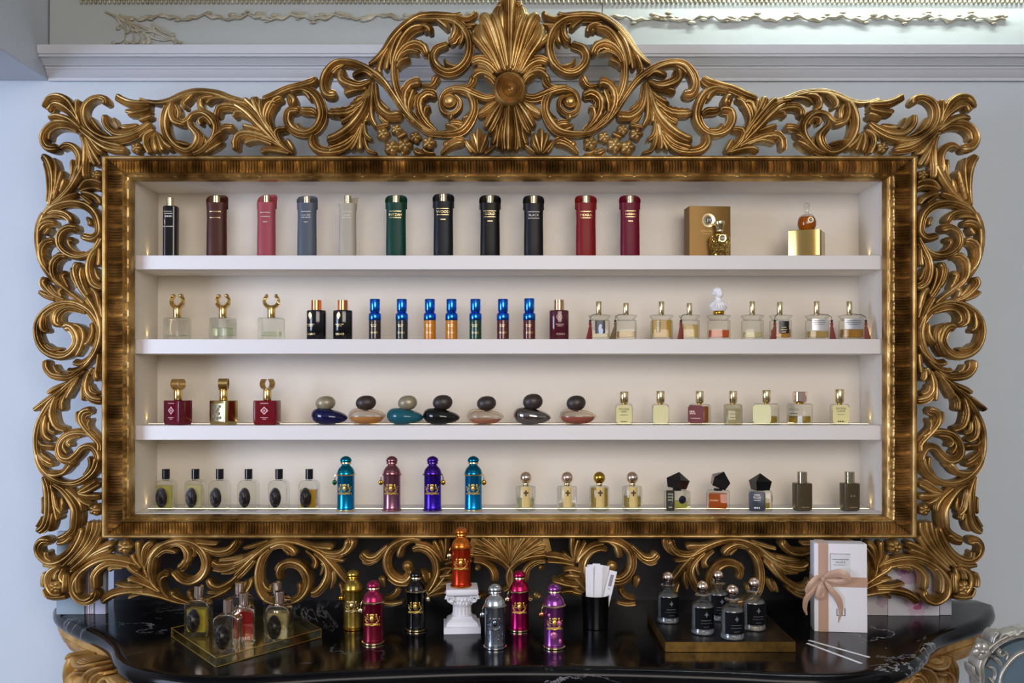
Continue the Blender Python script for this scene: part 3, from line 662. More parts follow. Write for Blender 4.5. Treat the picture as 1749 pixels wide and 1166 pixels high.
# ================================================================ marble console
def marble():
    m, nt, b = newmat('black_marble')
    tc = nt.nodes.new('ShaderNodeTexCoord')
    n1 = nt.nodes.new('ShaderNodeTexNoise'); n1.inputs['Scale'].default_value = 2.6; n1.inputs['Detail'].default_value = 8
    n1.inputs['Distortion'].default_value = 1.6; n1.inputs['Roughness'].default_value = .62
    nt.links.new(tc.outputs['Object'], n1.inputs['Vector'])
    v = ramp(nt, n1.outputs['Fac'], [(.489, 0.0), (.5, 1.0), (.511, 0.0)])
    n2 = noise(nt, 1.7, 3); g = ramp(nt, n2.outputs['Fac'], [(.5, 0.0), (.66, 1.0)])
    mul = nt.nodes.new('ShaderNodeMath'); mul.operation = 'MULTIPLY'
    nt.links.new(v.outputs['Color'], mul.inputs[0]); nt.links.new(g.outputs['Color'], mul.inputs[1])
    n3 = noise(nt, 7, 6); c = ramp(nt, n3.outputs['Fac'], [(.35, '#050506'), (.7, '#111114')])
    mx = nt.nodes.new('ShaderNodeMix'); mx.data_type = 'RGBA'
    nt.links.new(mul.outputs[0], mx.inputs['Factor']); nt.links.new(c.outputs['Color'], mx.inputs['A'])
    mx.inputs['B'].default_value = lin('#b9b9bf')
    nt.links.new(mx.outputs['Result'], b.inputs['Base Color'])
    b.inputs['Roughness'].default_value = .15; b.inputs['IOR'].default_value = 1.36; b.inputs['Specular IOR Level'].default_value = .24
    return m
MARBLE = marble()
TBL = empty('console_table', (0, -.25, 0), 0, 'wide console table with black veined marble top on carved gilt legs', 'table')
TINV = Matrix.Translation((0, .25, 0))
def tpart(mb, name, mat, angle=40):
    o = mb.build(name, mat, TBL, angle=angle); o.matrix_parent_inverse = TINV
    return o
front = [(91, 1047), (93, 1056), (104, 1066), (130, 1080), (165, 1096), (186, 1113), (195, 1134), (216, 1152), (262, 1165), (340, 1173),
         (450, 1172), (560, 1165), (680, 1160), (800, 1156), (900, 1155)]
right = [(1000, 1156), (1100, 1158), (1250, 1163), (1350, 1168), (1440, 1168), (1510, 1160), (1555, 1146), (1580, 1128), (1592, 1110), (1612, 1095),
         (1650, 1082), (1682, 1070), (1698, 1054), (1697, 1042)]
ZM = TZ-.02
pl = [Q(x, y, ZM) for x, y in front+right]
# smooth the plan
c = crom([[p.x, p.y, 0] for p in pl], 5)
plan = [(p[0], p[1]) for p in c]
plan = [(plan[0][0]+.015, -.002)]+plan+[(plan[-1][0]-.015, -.002)]
def inset(poly, d):
    out = []
    for i, (x, y) in enumerate(poly):
        a = poly[max(i-1, 0)]; b = poly[min(i+1, len(poly)-1)]
        tx, ty = b[0]-a[0], b[1]-a[1]; l = math.hypot(tx, ty)
        nx, ny = -ty/l, tx/l
        yy = min(y+ny*d, -.002)
        out.append((x+nx*d, yy))
    return out
prof = [(.03, -.042), (.012, -.0415), (.004, -.038), (0, -.032), (-.002, -.024), (0, -.014), (.004, -.007), (.010, -.0025), (.018, -.0004), (.026, 0)]
mb = MB(); mb.loft([[(x, y, TZ+z) for x, y in inset(plan, d)] for d, z in prof])
tpart(mb, 'marble_top', MARBLE, 50)
mb = MB(); mb.loft([[(x, y, TZ+z) for x, y in inset(plan, d)] for d, z in [(.05, -.11), (.034, -.105), (.03, -.09), (.022, -.085), (.018, -.072), (.024, -.066), (.012, -.06), (.014, -.0425), (.03, -.0423)]])
tpart(mb, 'apron', GOLD_L)
def legplane(mir):
    A = Q(104, 1066, ZM); B = Q(195, 1134, ZM)
    if mir: A = Vector((Q(1741-104, 1066, ZM).x, A.y, A.z)); B = Vector((Q(1741-195, 1134, ZM).x, B.y, B.z))
    n = Vector((B.y-A.y, -(B.x-A.x), 0)).normalized()
    if n.y > 0: n = -n
    A2 = A+n*.004
    def f(x, y, z):
        d = ray(x, y); C = Vector((0, CAMY, CAMZ))
        t = (A2-C).dot(n)/d.dot(n)
        return C+d*t+n*(z*PXM)
    return f, A, B, n
LEG = """440 720 40 400 760 80 370 810 60 | 430 760 50 400 900 100 370 1050 80 380 1200 60 | 470 740 60 520 880 90 640 920 90 780 880 60 | 560 800 60 620 840 80 690 850 50 | 500 990 60 560 1010 90 620 1000 40 | 520 980 60 460 1060 100 450 1200 110 | 900 930 70 760 980 90 680 1080 90 650 1240 80 | 920 990 60 820 1080 80 760 1240 80 | 950 1060 60 900 1130 80 880 1250 80 | 960 1060 40 1040 1140 60 1100 1230 50"""
for mir in (False, True):
    f, A, B, n = legplane(mir)
    mb = MB()
    for k, s in enumerate(LEG.split('|')):
        q = list(map(float, s.split())); p = [(80+q[i]/8.575, 1030+q[i+1]/8.575, q[i+2]/8.575) for i in range(0, len(q), 3)]
        stroke(mb, p, .0, plane=f, mirror=mir, lift=4+k % 3, deep=20, hs=1.2)
    # the curved post the leaves lie on, tapering to a scroll foot
    cx, cy = (A.x+B.x)/2, (A.y+B.y)/2
    tdir = (B-A).normalized(); ins = -n
    rings = []
    for z, wd, off in ((TZ-.062, .15, .03), (TZ-.09, .16, .01), (TZ-.14, .165, -.01), (TZ-.2, .17, -.018), (TZ-.28, .14, -.005), (TZ-.4, .10, .02), (TZ-.55, .075, .035), (TZ-.7, .07, .02), (.09, .09, .0), (.03, .10, -.01), (.0005, .09, 0)):
        ring = []
        for k in range(20):
            a = 2*math.pi*k/20
            u, v = math.cos(a), math.sin(a)
            u = math.copysign(abs(u)**.6, u); v = math.copysign(abs(v)**.6, v)
            p = Vector((cx, cy, 0))+tdir*(u*wd*.62)+ins*(.03+off+v*.05)
            ring.append((p.x, min(p.y, -.004), z))
        rings.append(ring)
    mb2 = MB(); mb2.loft(rings)
    leg = tpart(mb2, 'leg', GOLD_L)
    mb.build('acanthus_carving', GOLD_L, leg, angle=50)
# stretcher board that joins the legs at the back
mb = MB(); mb.bbox(-1.15, 1.15, -.05, -.02, .12, .2, .005); tpart(mb, 'back_rail', GOLD_L)

# ================================================================ silvered armchair at the right
SILV = gilt('silver_leaf', [(.3, '#7c7d78'), (.5, '#adaba4'), (.75, '#cfccc4')], rough=(.25, .5), metal=.6, scale=18)
BLUEV = plaster('blue_velvet', '#465a68', .75, .12)
YC = -.80
cp0 = P(1765, 1190, YC)
CH = empty('armchair', (cp0.x, YC-.25, 0), 0, 'ornate silver armchair with pale blue upholstery at the right end of the table', 'chair')
CINV = Matrix.Translation((-cp0.x, -YC+.25, 0))
def cpart(mb, name, mat):
    o = mb.build(name, mat, CH, angle=50); o.matrix_parent_inverse = CINV
    return o
cf = lambda x, y, z: P(x, y, YC)+Vector((0, -z*.0014, 0))
mb = MB()
CHS = """330 1250 160 340 1000 170 330 800 180 440 560 190 640 380 180 860 270 160 1060 220 150 1300 200 150 1500 215 150 1750 270 150 2000 400 150 2250 640 150 2350 900 150 2380 1250 140 | 520 400 60 560 250 70 650 170 60 | 640 330 50 700 230 60 780 220 50 860 280 50 | 880 200 60 960 230 60 1060 160 60 1170 170 60 | 180 800 40 200 950 50 290 1080 60 350 1230 60 | 430 360 40 400 460 60 420 540 50 | 1130 190 50 1200 130 70 1300 180 50 | 480 560 40 600 420 50 720 360 40"""
for k, s in enumerate(CHS.split('|')):
    q = list(map(float, s.split())); p = [(1640+q[i]/11, 1060+q[i+1]/11, q[i+2]/11) for i in range(0, len(q), 3)]
    stroke(mb, p, .0, plane=cf, lift=2+k % 4+(6 if k else 0), deep=16)
cpart(mb, 'back_frame', SILV)
mb = MB()
for s in ("720 1250 90 760 1000 100 880 800 100 1040 640 90 1250 560 90 1500 570 90 1720 690 90 1860 900 90 1900 1250 90", "760 520 60 700 580 80 760 660 60 850 600 40", "600 680 60 700 740 80 760 860 60", "820 560 40 880 640 60 840 740 50", "500 860 50 600 880 70 640 1000 60 600 1120 50", "520 1060 50 600 1140 60 620 1230 40"):
    q = list(map(float, s.split())); p = [(1640+q[i]/11, 1060+q[i+1]/11, q[i+2]/11) for i in range(0, len(q), 3)]
    stroke(mb, p, .0, plane=cf, lift=0, deep=8, hs=.8)
cpart(mb, 'inner_moulding', SILV)
mb = MB()
for k in range(5):
    a = 2*math.pi*k/5+.4
    mb.sphere(cf(1640+320/11+7.5*math.cos(a), 1060+520/11+7.5*math.sin(a), 14), .0105, 12, 8, (1, .55, 1))
mb.sphere(cf(1640+320/11, 1060+520/11, 17), .006, 12, 8)
cpart(mb, 'flower', SILV)
mb = MB(); rings = []
for i in range(10):
    t = i/9
    rings.append([P(1762+95*t*math.cos(2*math.pi*k/40), 1200-107*t*math.sin(2*math.pi*k/40), YC)+Vector((0, -.018*(1-t*t)+.004, 0)) if t else P(1762+.1*math.cos(2*math.pi*k/40), 1200-.1*math.sin(2*math.pi*k/40), YC)+Vector((0, -.014, 0)) for k in range(40)])
rings.append([p+Vector((0, .022, 0)) for p in rings[-1]])
mb.loft(rings); cpart(mb, 'back_cushion', BLUEV)
zs = .46
mb = MB(); mb.rbox(.54, .5, [(.03, zs-.06), (0, zs-.02), (0, zs), (.05, zs+.03), (.15, zs+.04)], rad=.1, mx=Matrix.Translation((cp0.x, YC-.25, 0))); cpart(mb, 'seat', BLUEV)
for sx in (-1, 1):
    mb = MB(); mb.tube([(cp0.x+sx*.15, YC+.012, .81), (cp0.x+sx*.17, YC+.01, .62), (cp0.x+sx*.2, YC-.02, .43), (cp0.x+sx*.2, YC+.02, .001)], [.02, .022, .026, .018], 10); cpart(mb, 'leg', SILV)
    mb = MB(); mb.tube([(cp0.x+sx*.21, YC-.45, .42), (cp0.x+sx*.23, YC-.48, .28), (cp0.x+sx*.21, YC-.46, .1), (cp0.x+sx*.22, YC-.48, .001)], [.028, .026, .016, .02], 10); cpart(mb, 'leg', SILV)
# ================================================================ bottle makers (sizes in survey px times u)
def at(px, Y, z):
    return Vector((P(px, 700, Y).x, Y, z))
def root(name, px, Y, z, rz, label, cat='perfume bottle', group=None):
    return empty(name, at(px, Y, z), R(rz), label, cat, group)
def mat(hexc, rough=.35, metal=0.0): return M('paint_%s_%s_%s' % (hexc.strip('#'), rough, metal), pm, hexc, rough, metal)
def soft(h):
    c = [int(h.strip('#')[i:i+2], 16)/255 for i in (0, 2, 4)]
    return '#%02x%02x%02x' % tuple(int(255*x**.5) for x in c)
def liquid(hexc, edge=None, milk=.12): return M('liquid_'+hexc.strip('#')+str(milk), glassy, soft(hexc), soft(edge or hexc), .6, min(.9, milk*1.5+.08), hexc)
def glass(hexc, edge): return M('glass_'+hexc.strip('#'), glassy, hexc, edge)
def cyl(r, z0, z1, bev=None, n=28, mx=None):
    b = bev or min(r*.12, (z1-z0)*.2)
    return MB().lathe([(r-b, z0), (r, z0+b), (r, z1-b), (r-b, z1), (0, z1)], n, mx)
LEATHER = {}
def leather(h):
    if h not in LEATHER:
        m, nt, b = newmat('leather_'+h.strip('#'))
        b.inputs['Base Color'].default_value = tuple(x*.72 for x in lin(h)[:3])+(1,); b.inputs['Roughness'].default_value = .42; b.inputs['Specular IOR Level'].default_value = .2
        n = noise(nt, 260, 3); bump(nt, b, n.outputs['Fac'], .15, .0006)
        LEATHER[h] = m
    return LEATHER[h]
def pouch(px, Y, z, u, H, rim, w, colr, lines, label, skew=0, flap=1, inkm=None, group='leather sleeved perfumes on the top shelf'):
    """flat round-edged leather sleeve with the bottle's gold cap standing out of it and a taller flap behind"""
    r = root('sleeved_perfume', px, Y, z, 0, label, 'perfume bottle', group)
    m = leather(colr); a = w/2*u; b = a*.62
    def ring(s, zz, n=36): return [(a*s*math.copysign(abs(math.cos(2*math.pi*k/n))**.8, math.cos(2*math.pi*k/n)), b*s*math.copysign(abs(math.sin(2*math.pi*k/n))**.8, math.sin(2*math.pi*k/n)), zz*u) for k in range(n)]
    mb = MB(); mb.loft([ring(.97, 0), ring(.99, 1), ring(.985, rim*.35), ring(.955, rim*.7), ring(.97, rim*.88), ring(1.03, rim*.985), ring(1.03, rim), ring(.97, rim), ring(.9, rim-6)])
    mb.build('sleeve', m, r)
    if flap:
        mb = MB(); pts = []; n = 26; top = H
        rows = 14
        for side in (0, 1):
            for i in range(rows):
                t = i/(rows-1)
                zz = rim-10+(top-rim+10)*t
                q = max(0, (zz-rim)/(top-rim)); cut = math.sqrt(max(0, 1-max(0, (q-.3)/.7)**3))
                f = (.52+.48*cut)*(1.0+.10*math.sin(math.pi*min(1, q*.8+.25)))
                ring_ = []
                for k in range(n):
                    v = -1+2*k/(n-1)
                    x = a*1.0*f*v+skew*u*q*2.2
                    y = b*math.sqrt(max(0, 1-min(1, abs(x/(a*1.12)))**2))*.9-(0 if side else .0016)
                    ring_.append((x, y+.0008*q, zz*u))
                pts.append(ring_)
        fr, bk = pts[:rows], pts[rows:]
        loops = [fr[i]+list(reversed(bk[i])) for i in range(rows)]
        mb.loft(loops); mb.build('back_flap', m, r)
    cy = -b*.15
    cb = cyl(w*.205*u, (rim-4)*u, (H-3.6)*u, .0008, mx=Matrix.Translation((skew*u*.3, cy, 0)))
    cb.build('cap', GOLDP, r)
    if lines:
        items = []
        for kind, val, size, dz in lines:
            zz = dz*u
            items.append(('t', val, size*u, 0, zz) if kind == 't' else ('d', val*u, size*u, 0, zz))
        def mp(p):
            x = p.x; s = min(.995, abs(x/(a*.97)))
            return (x, -b*.99*(1-s**2.5)**.4-.0006, p.z)
        ink(items, 'printed_text', inkm or INKG, r, mp)
    return r
def sq_bottle(r, w, d, h, u, gmat, liq=None, lev=0, rad=3, name='body', sh=2.5, wall=2.2, base=3.5):
    """moulded square bottle with rounded edges; the liquid stands inside it"""
    body = MB().rbox(w*u, d*u, [(1.2*u, 0), (0, 1.2*u), (0, (h-sh)*u), (sh*.5*u, (h-.6*sh*.4)*u), (sh*u, h*u)], rad=rad*u, k=4).build(name, gmat, r)
    if liq:
        MB().rbox((w-2*wall)*u, (d-2*wall)*u, [(.8*u, base*u), (0, (base+1)*u), (0, lev*u)], rad=max(rad-1.2, .8)*u, k=3).build('perfume', liq, r)
    return body
def round_bottle(r, prof, u, gmat, liq=None, lprof=None, n=32):
    body = MB().lathe([(a*u, b*u) for a, b in prof], n).build('body', gmat, r)
    if liq: MB().lathe([(a*u, b*u) for a, b in lprof], n).build('perfume', liq, r)
    return body
def oval_plate(cx, cz, rx, rz, th, y, n=24):
    mb = MB(); rings = []
    for s, t in ((1, 0), (1, .55), (.85, 1), (.7, .8), (.62, .95), (.3, .8), (.22, 1.2), (.05, 1.45)):
        rings.append([(cx+rx*s*math.cos(2*math.pi*k/n), y-th*t, cz+rz*s*math.sin(2*math.pi*k/n)) for k in range(n)])
    mb.loft(rings); return mb
# ---- little sprays with a blue metal collar and cap
BLUEM = pm('blue_anodised', '#2a72dc', .18, 1.0)
def blue_spray(px, Y, z, u, top, colr, label, words=True):
    r = root('spray_bottle', px, Y, z, 0, label, 'perfume bottle', 'little blue capped sprays on the second shelf')
    MB().lathe([(9.6*u, 0), (10.4*u, 1*u), (10.4*u, 32*u), (10.2*u, 33*u)], 28).build('body', mat(colr, .12), r)
    MB().lathe([(10.4*u, 32.5*u), (10.8*u, 33.2*u), (10.8*u, 43*u), (9.5*u, 45*u), (7.2*u, 46*u)], 28).build('collar', BLUEM, r)
    MB().lathe([(6*u, 45.5*u), (7.5*u, 46.5*u), (8.7*u, 50*u), (8.8*u, (top-1)*u), (8.2*u, top*u), (0, top*u)], 28).build('cap', BLUEM, r)
    it = [('d', 10*u, 1.1*u, -1*u, 24*u), ('d', 7*u, 1*u, -1*u, 21.5*u), ('t', 'OSAIO', 4.4*u, 0, 10*u)]
    ink(it, 'printed_text', INKG, r, bend(10.4*u))
    return r
def capped_bottle(px, Y, z, u, w, hb, capw, top, colr, capm, label, group, emblem='leaf', words='OSAIO', off=-3):
    """upright oval-section bottle with a metal cap, printed emblem, fine lines and a word"""
    r = root('perfume_bottle', px, Y, z, 0, label, 'perfume bottle', group)
    MB().lathe([(w*.47*u, 0), (w*.5*u, 1.2*u), (w*.5*u, (hb-2.5)*u), (w*.48*u, (hb-.8)*u), (w*.40*u, hb*u), (capw*.4*u, (hb+.4)*u)], 32, sy=.72).build('body', mat(colr, .1), r)
    cyl(capw/2*u, hb*u, top*u, .0007).build('cap', capm, r)
    def mp(p):
        s = min(.99, abs(p.x/(w*.5*u)))
        return (p.x, -w*.5*u*.72*math.sqrt(1-s*s)-.0005, p.z)
    o = off*u
    if emblem == 'leaf': it = [('p', [(o-3.4*u, 40*u), (o, 34*u), (o+3.4*u, 40*u), (o+2.6*u, 44*u), (o, 47*u), (o-2.6*u, 44*u)])]
    else:
        it = []
        for k in range(24):
            a0, a1 = 2*math.pi*k/24, 2*math.pi*(k+1)/24
            it.append(('p', [(o+5*u*math.cos(a0), 38*u+5*u*math.sin(a0)), (o+5*u*math.cos(a1), 38*u+5*u*math.sin(a1)), (o+4.2*u*math.cos(a1), 38*u+4.2*u*math.sin(a1)), (o+4.2*u*math.cos(a0), 38*u+4.2*u*math.sin(a0))]))
        it.append(('p', [(o-2.4*u, 36*u), (o-1.6*u, 35.4*u), (o+2.4*u, 40*u), (o+1.6*u, 40.6*u)])); it.append(('p', [(o-2.4*u, 40*u), (o+1.8*u, 35.4*u), (o+2.4*u, 36*u), (o-1.6*u, 40.6*u)]))
    it += [('d', 14*u, 1.2*u, o+u, 25*u), ('d', 9*u, 1.1*u, o+u, 22.2*u), ('t', words, 5*u, o+2*u, 7.5*u)]
    ink(it, 'printed_text', INKG if emblem == 'leaf' else mat('#d8b0a0', .4), r, mp)
    return r
# ---- square flacons whose gold stoppers carry open rings
def claw_bottle(px, Y, z, u, rz, clawrz, label, lev, gm=None):
    r = root('claw_stopper_flacon', px, Y, z, rz, label, 'perfume bottle', 'clear square flacons with gold claw stoppers')
    sq_bottle(r, 39, 30, 37, u, gm or CLEAR, liquid('#dfe6cd', '#c4cdb0', .05), lev, 4, base=6, wall=4.5)
    MB().lathe([(6.4*u, 37*u), (6.8*u, 38*u), (6.8*u, 54*u), (6*u, 56*u), (0, 56*u)], 24).build('neck', GOLD, r)
    mx = Matrix.Rotation(R(clawrz), 4, 'Z'); cz = 66
    pts = []
    for k in range(25):
        a = R(-90+(-138+276*k/24)); pts.append(mx @ Vector((12.2*u*math.cos(a), 0, (cz+11*math.sin(a))*u)))
    rs = [2.7*u+1.0*u*math.cos(R(-138+276*k/24)*.9) for k in range(25)]
    rs[0] *= 1.3; rs[-1] *= 1.3
    mb = MB(); mb.tube([mx.inverted() @ q for q in pts], rs, 10)
    for p in (pts[0], pts[-1]):
        mb.sphere(mx.inverted() @ p, 3.0*u, 12, 8, (1, 1, 1.3))
    mb.v = [mx @ Vector((q.x, q.y*1.7, q.z)) for q in mb.v]
    mb.build('claw_stopper', GOLD, r)
    return r
def ring_bottle(px, Y, z, u, rz, caprz, label, colr, metal=False, gap=75):
    r = root('ring_stopper_flacon', px, Y, z, rz, label, 'perfume bottle', 'square flacons with gold ring stoppers')
    bm = mat(colr, .14, 1.0) if metal else mat(colr, .08)
    MB().rbox(40*u, 30*u, [(2*u, 0), (.4*u, 2*u), (0, 5*u), (0, 40*u), (1*u, 41*u)], rad=4*u, k=4).build('body', bm, r)
    MB().lathe([(6.6*u, 41*u), (7*u, 42*u), (7*u, 58*u), (6*u, 60*u), (0, 60*u)], 24).build('neck', GOLD, r)
    mx = Matrix.Rotation(R(caprz), 4, 'Z'); cz = 69; ro, ri, L = 10.6, 8.6, 15
    mb = MB(); rings = []
    for k in range(29):
        a = R(90+gap/2+(360-gap)*k/28); c, s = math.cos(a), math.sin(a)
        rings.append([mx @ Vector((rr*u*c, y*u, (cz+rr*s)*u)) for rr, y in ((ri, -L/2), (ro, -L/2), (ro, L/2), (ri, L/2))])
    mb.loft(rings)
    mb.build('ring_stopper', GOLD, r)
    if not metal:
        f = 20.2
        d_ = [(0, 31), (7, 24), (0, 17), (-7, 24)]; q = lambda sc: [(x*u*sc, (24+(zz-24)*sc)*u) for x, zz in d_]
        it = []
        o1, i1 = q(1), q(.62)
        for k in range(4): it.append(('p', [o1[k], o1[(k+1) % 4], i1[(k+1) % 4], i1[k]]))
        it += [('p', q(.3)), ('d', 14*u, 1.6*u, 0, 35.5*u), ('d', 13*u, 1.4*u, 0, 11.5*u), ('d', 6*u, 1.2*u, 0, 9*u)]
        ink(it, 'printed_emblem', mat('#d9a9b0', .4), r, flat(-15.05*u))
    else:
        mb = MB(); mb.bbox(-14*u, 14*u, -15.6*u, -15*u, 6*u, 36*u, .0004)
        mb.build('front_plate', mat('#d8d2ae', .2, .9), r)
        it = [('p', [((x+dx)*u, (zz+dz)*u) for x, zz in ((-2.5, -3), (2, -2.2), (3, 1.6), (0, 3), (-3, 1.4))]) for dx, dz in ((-6, 29), (3, 26), (7, 31), (-2, 22), (5, 19), (-7, 14), (1, 11), (8, 12))]
        ink(it, 'mottled_pattern', mat('#6d6a4a', .4), r, flat(-15.7*u))
    return r
# ---- cut flacons with tassels
def tassel_bottle(px, Y, z, u, capx, top, label, lev, liqc, tassel=None, tcol='#7c2a22', plate=None, bust=False, w=34, milk=.2):
    r = root('tasselled_flacon', px, Y, z, 0, label, 'perfume bottle', 'clear flacons with gold caps at the right of the second shelf')
    sq_bottle(r, w, 24, 33, u, CLEAR, liquid(liqc, None, milk), lev, 4, sh=1.5)
    # flared shoulder with scrolled ears
    MB().rbox(w*u, 22*u, [(3*u, 33*u), (2*u, 35*u), (-1*u, 39*u), (-1.6*u, 41*u), (4*u, 42*u), (10*u, 43*u)], rad=6*u, k=4).build('shoulder', CLEAR, r)
    if bust:
        MB().lathe([(9*u, 43*u), (9.5*u, 44*u), (9.5*u, 47.5*u), (8.5*u, 49*u)], 24).build('collar', GOLDD, r)
        por = mat('#e6e6ea', .25); mb = MB()
        mb.lathe([(10*u, 48.6*u), (13*u, 51*u), (15.5*u, 56*u), (15.5*u, 59*u), (12.5*u, 63*u), (7.5*u, 66*u), (5.4*u, 69*u), (5.2*u, 73*u), (6*u, 75*u), (0, 75.5*u)], 24, sy=.62)
        mb.sphere((1.2*u, -.6*u, 79*u), 7.2*u, 20, 12, (.95, 1.0, 1.25))             # head
        mb.sphere((-1*u, 1.2*u, 83.5*u), 8.4*u, 18, 10, (1.05, .95, .8))        # drawn-up hair
        mb.sphere((-6*u, 3*u, 80*u), 4.6*u, 14, 9)                              # knot
        mb.sphere((4*u, -7.2*u, 78*u), 1.4*u, 10, 6, (.8, 1.2, 1.6)); mb.sphere((3.6*u, -6.2*u, 74.6*u), 1.6*u, 10, 6, (1.2, .8, .6))               # nose
        for k in range(7): mb.tube([(-14*u+k*4.4*u, -9*u, 52*u+abs(k-3)*1.2*u), (-12*u+k*4*u, -9.6*u, 57*u), (-8*u+k*2.6*u, -7*u, 63*u)], .9*u, 6)
        mb.build('bust_stopper', por, r)
    else:
        MB().lathe([(4.3*u, 42*u), (4.8*u, 43*u), (4.8*u, (top-1)*u), (4.2*u, top*u), (0, top*u)], 20, mx=Matrix.Translation((capx*u, 0, 0))).build('cap', GOLDP, r)
    if plate:
        pw, pz0, pz1, pc, px0 = plate
        MB().bbox((px0-pw/2)*u, (px0+pw/2)*u, -12.8*u, -12.1*u, pz0*u, pz1*u, .0003).build('label_plate', mat(pc, .25, .3), r)
        if pc == '#20242e':
            ink([('p', [((px0+x)*u, zz*u) for x, zz in ((-2, 8), (4, 9), (5, 16), (2, 20), (3.5, 23), (1, 26), (-2, 24), (-3, 18))])], 'printed_figure', mat('#b9c4dc', .4), r, flat(-12.9*u))
        elif pc == '#17181c': ink([('d', pw*.5*u, 1*u, px0*u, 20*u), ('d', pw*.6*u, 1*u, px0*u, 16*u), ('d', pw*.4*u, 1*u, px0*u, 12*u)], 'printed_text', INKG, r, flat(-12.9*u))
        else: ink([('d', pw*.7*u, .9*u, px0*u, (pz1-4)*u), ('d', pw*.8*u, .9*u, px0*u, (pz1-7)*u), ('d', pw*.6*u, .9*u, px0*u, (pz1-10)*u)], 'printed_text', INKK, r, flat(-12.9*u))
    if tassel is not None:
        tx, lean = tassel; m = mat(tcol, .7)
        cord = MB(); cord.tube([((capx)*u, -4*u, 44*u), (tx*.7*u, -11*u, 42*u), (tx*u, -14*u, 37*u), (tx*u, -14*u, 31*u)], .5*u, 6)
        t = cord.build('tassel_cord', BLACKM, r)
        mb = MB(); mb.sphere((tx*u, -14*u, 31*u), 2.3*u, 12, 8); mb.build('bead', mat('#22241f', .2), t)
        mb = MB()
        mb.lathe([(1*u, 29*u), (2.6*u, 27.5*u), (2.2*u, 24*u), (1.6*u, 22*u), (2.6*u, 20*u)], 14, mx=Matrix.Translation((tx*u, -14*u, 0)))
        for k in range(14):
            a = 2*math.pi*k/14
            mb.tube([((tx+1.6*math.cos(a))*u, (-14+1.6*math.sin(a))*u, 21*u), ((tx+lean*.5+3.2*math.cos(a))*u, (-14+3*math.sin(a))*u, 10*u), ((tx+lean+4.6*math.cos(a))*u, (-14+4*math.sin(a))*u, .5*u)], .9*u, 5)
        mb.build('tassel', m, r)
    return r
# ---- pebble flacons
def pebble(px, Y, z, u, capdx, capr, rx, hz, tilt, bodym, capm, label, liq=None, lev=0):
    r = root('pebble_flacon', px, Y, z, 0, label, 'perfume bottle', 'pebble shaped flacons on the third shelf')
    def blob(a, b, h, z0, tl, cutz=None, sh=0.0):
        rings = []; n = 32; m = 16
        for i in range(m+1):
            t = -math.pi/2+math.pi*i/m; c = abs(math.cos(t))**(.85 if z0 == 0 else .68); zz = math.sin(t)
            if cutz is not None: zz = min(zz, cutz)
            ring = []
            for k in range(n):
                p = 2*math.pi*k/n
                x = a*max(c, .002)*math.cos(p); y = b*max(c, .002)*math.sin(p)
                ring.append(((x+sh*zz)*u, y*u, (z0+h*zz*(1-(.3*x/a if z0 else 0))+tl*x/a*h*.5)*u))
            rings.append(ring)
        return MB().loft(rings)
    body = blob(rx, rx*.72, hz/2, hz/2, tilt)
    mn = min(p.z for p in body.v)
    for p in body.v: p.z -= mn
    b = body.build('body', bodym, r)
    if liq:
        rings = []; n = 32
        a = rx*.955
        for t in (0.02, .3, .6, .9, 1.0):
            zz = 1.2+(lev-1.2)*t; q = (zz-hz/2)/(hz/2); c = math.sqrt(max(0, 1-q*q))**.85*.94
            rings.append([(a*c*math.cos(2*math.pi*k/n)*u, a*.72*c*math.sin(2*math.pi*k/n)*u, zz*u) for k in range(n)])
        MB().loft(rings).build('perfume', liq, r)
    c = blob(capr[0], capr[0]*.8, capr[1], 0, .12)
    top = hz+capr[1]*.86
    for p in c.v: p.x += capdx*u; p.z += top*u
    MB().lathe([(4*u, (hz-3)*u), (4*u, (hz+4)*u)], 14, mx=Matrix.Translation((capdx*u, 0, 0))).build('neck', BLACKM, r)
    c.build('stone_cap', capm, r)
    return r
# ---- faceted bottles with a broad printed face
def face_bottle(px, Y, z, u, w, d, h, rz, capw, top, label, face, liq=None, lev=0, lines=None, gm=None, facein=0, capm=None, inkm=None, sideliq=None):
    r = root('faceted_bottle', px, Y, z, rz, label, 'perfume bottle', 'bottles with printed faces at the right of the third shelf')
    sq_bottle(r, w, d, h, u, gm or CLEAR, liq, lev, 5, sh=3, wall=3)
    if face:
        fw = w-2.5
        oc = [(-fw/2+4, 2), (fw/2-4, 2), (fw/2, 6), (fw/2, h-6), (fw/2-4, h-2), (-fw/2+4, h-2), (-fw/2, h-6), (-fw/2, 6)]
        MB().prism([(x*u, zz*u) for x, zz in oc], (-d/2-.7)*u, (-d/2-.05)*u).build('face_label', face, r)
    if lines:
        ink([('t', q[1], q[2]*u, q[3]*u, q[4]*u) if q[0] == 't' else ('d', q[1]*u, q[2]*u, q[3]*u, q[4]*u) for q in lines], 'printed_text', inkm or INKK, r, flat((-d/2-.8)*u))
    MB().lathe([(capw*.28*u, (h-1)*u), (capw*.28*u, (h+3)*u)], 18).build('neck', GOLDD, r)
    MB().lathe([(capw*.4*u, (h+1.5)*u), (capw*.5*u, (h+4)*u), (capw*.5*u, (top-1)*u), (capw*.45*u, top*u), (0, top*u)], 24).build('cap', capm or GOLDP, r)
    return r
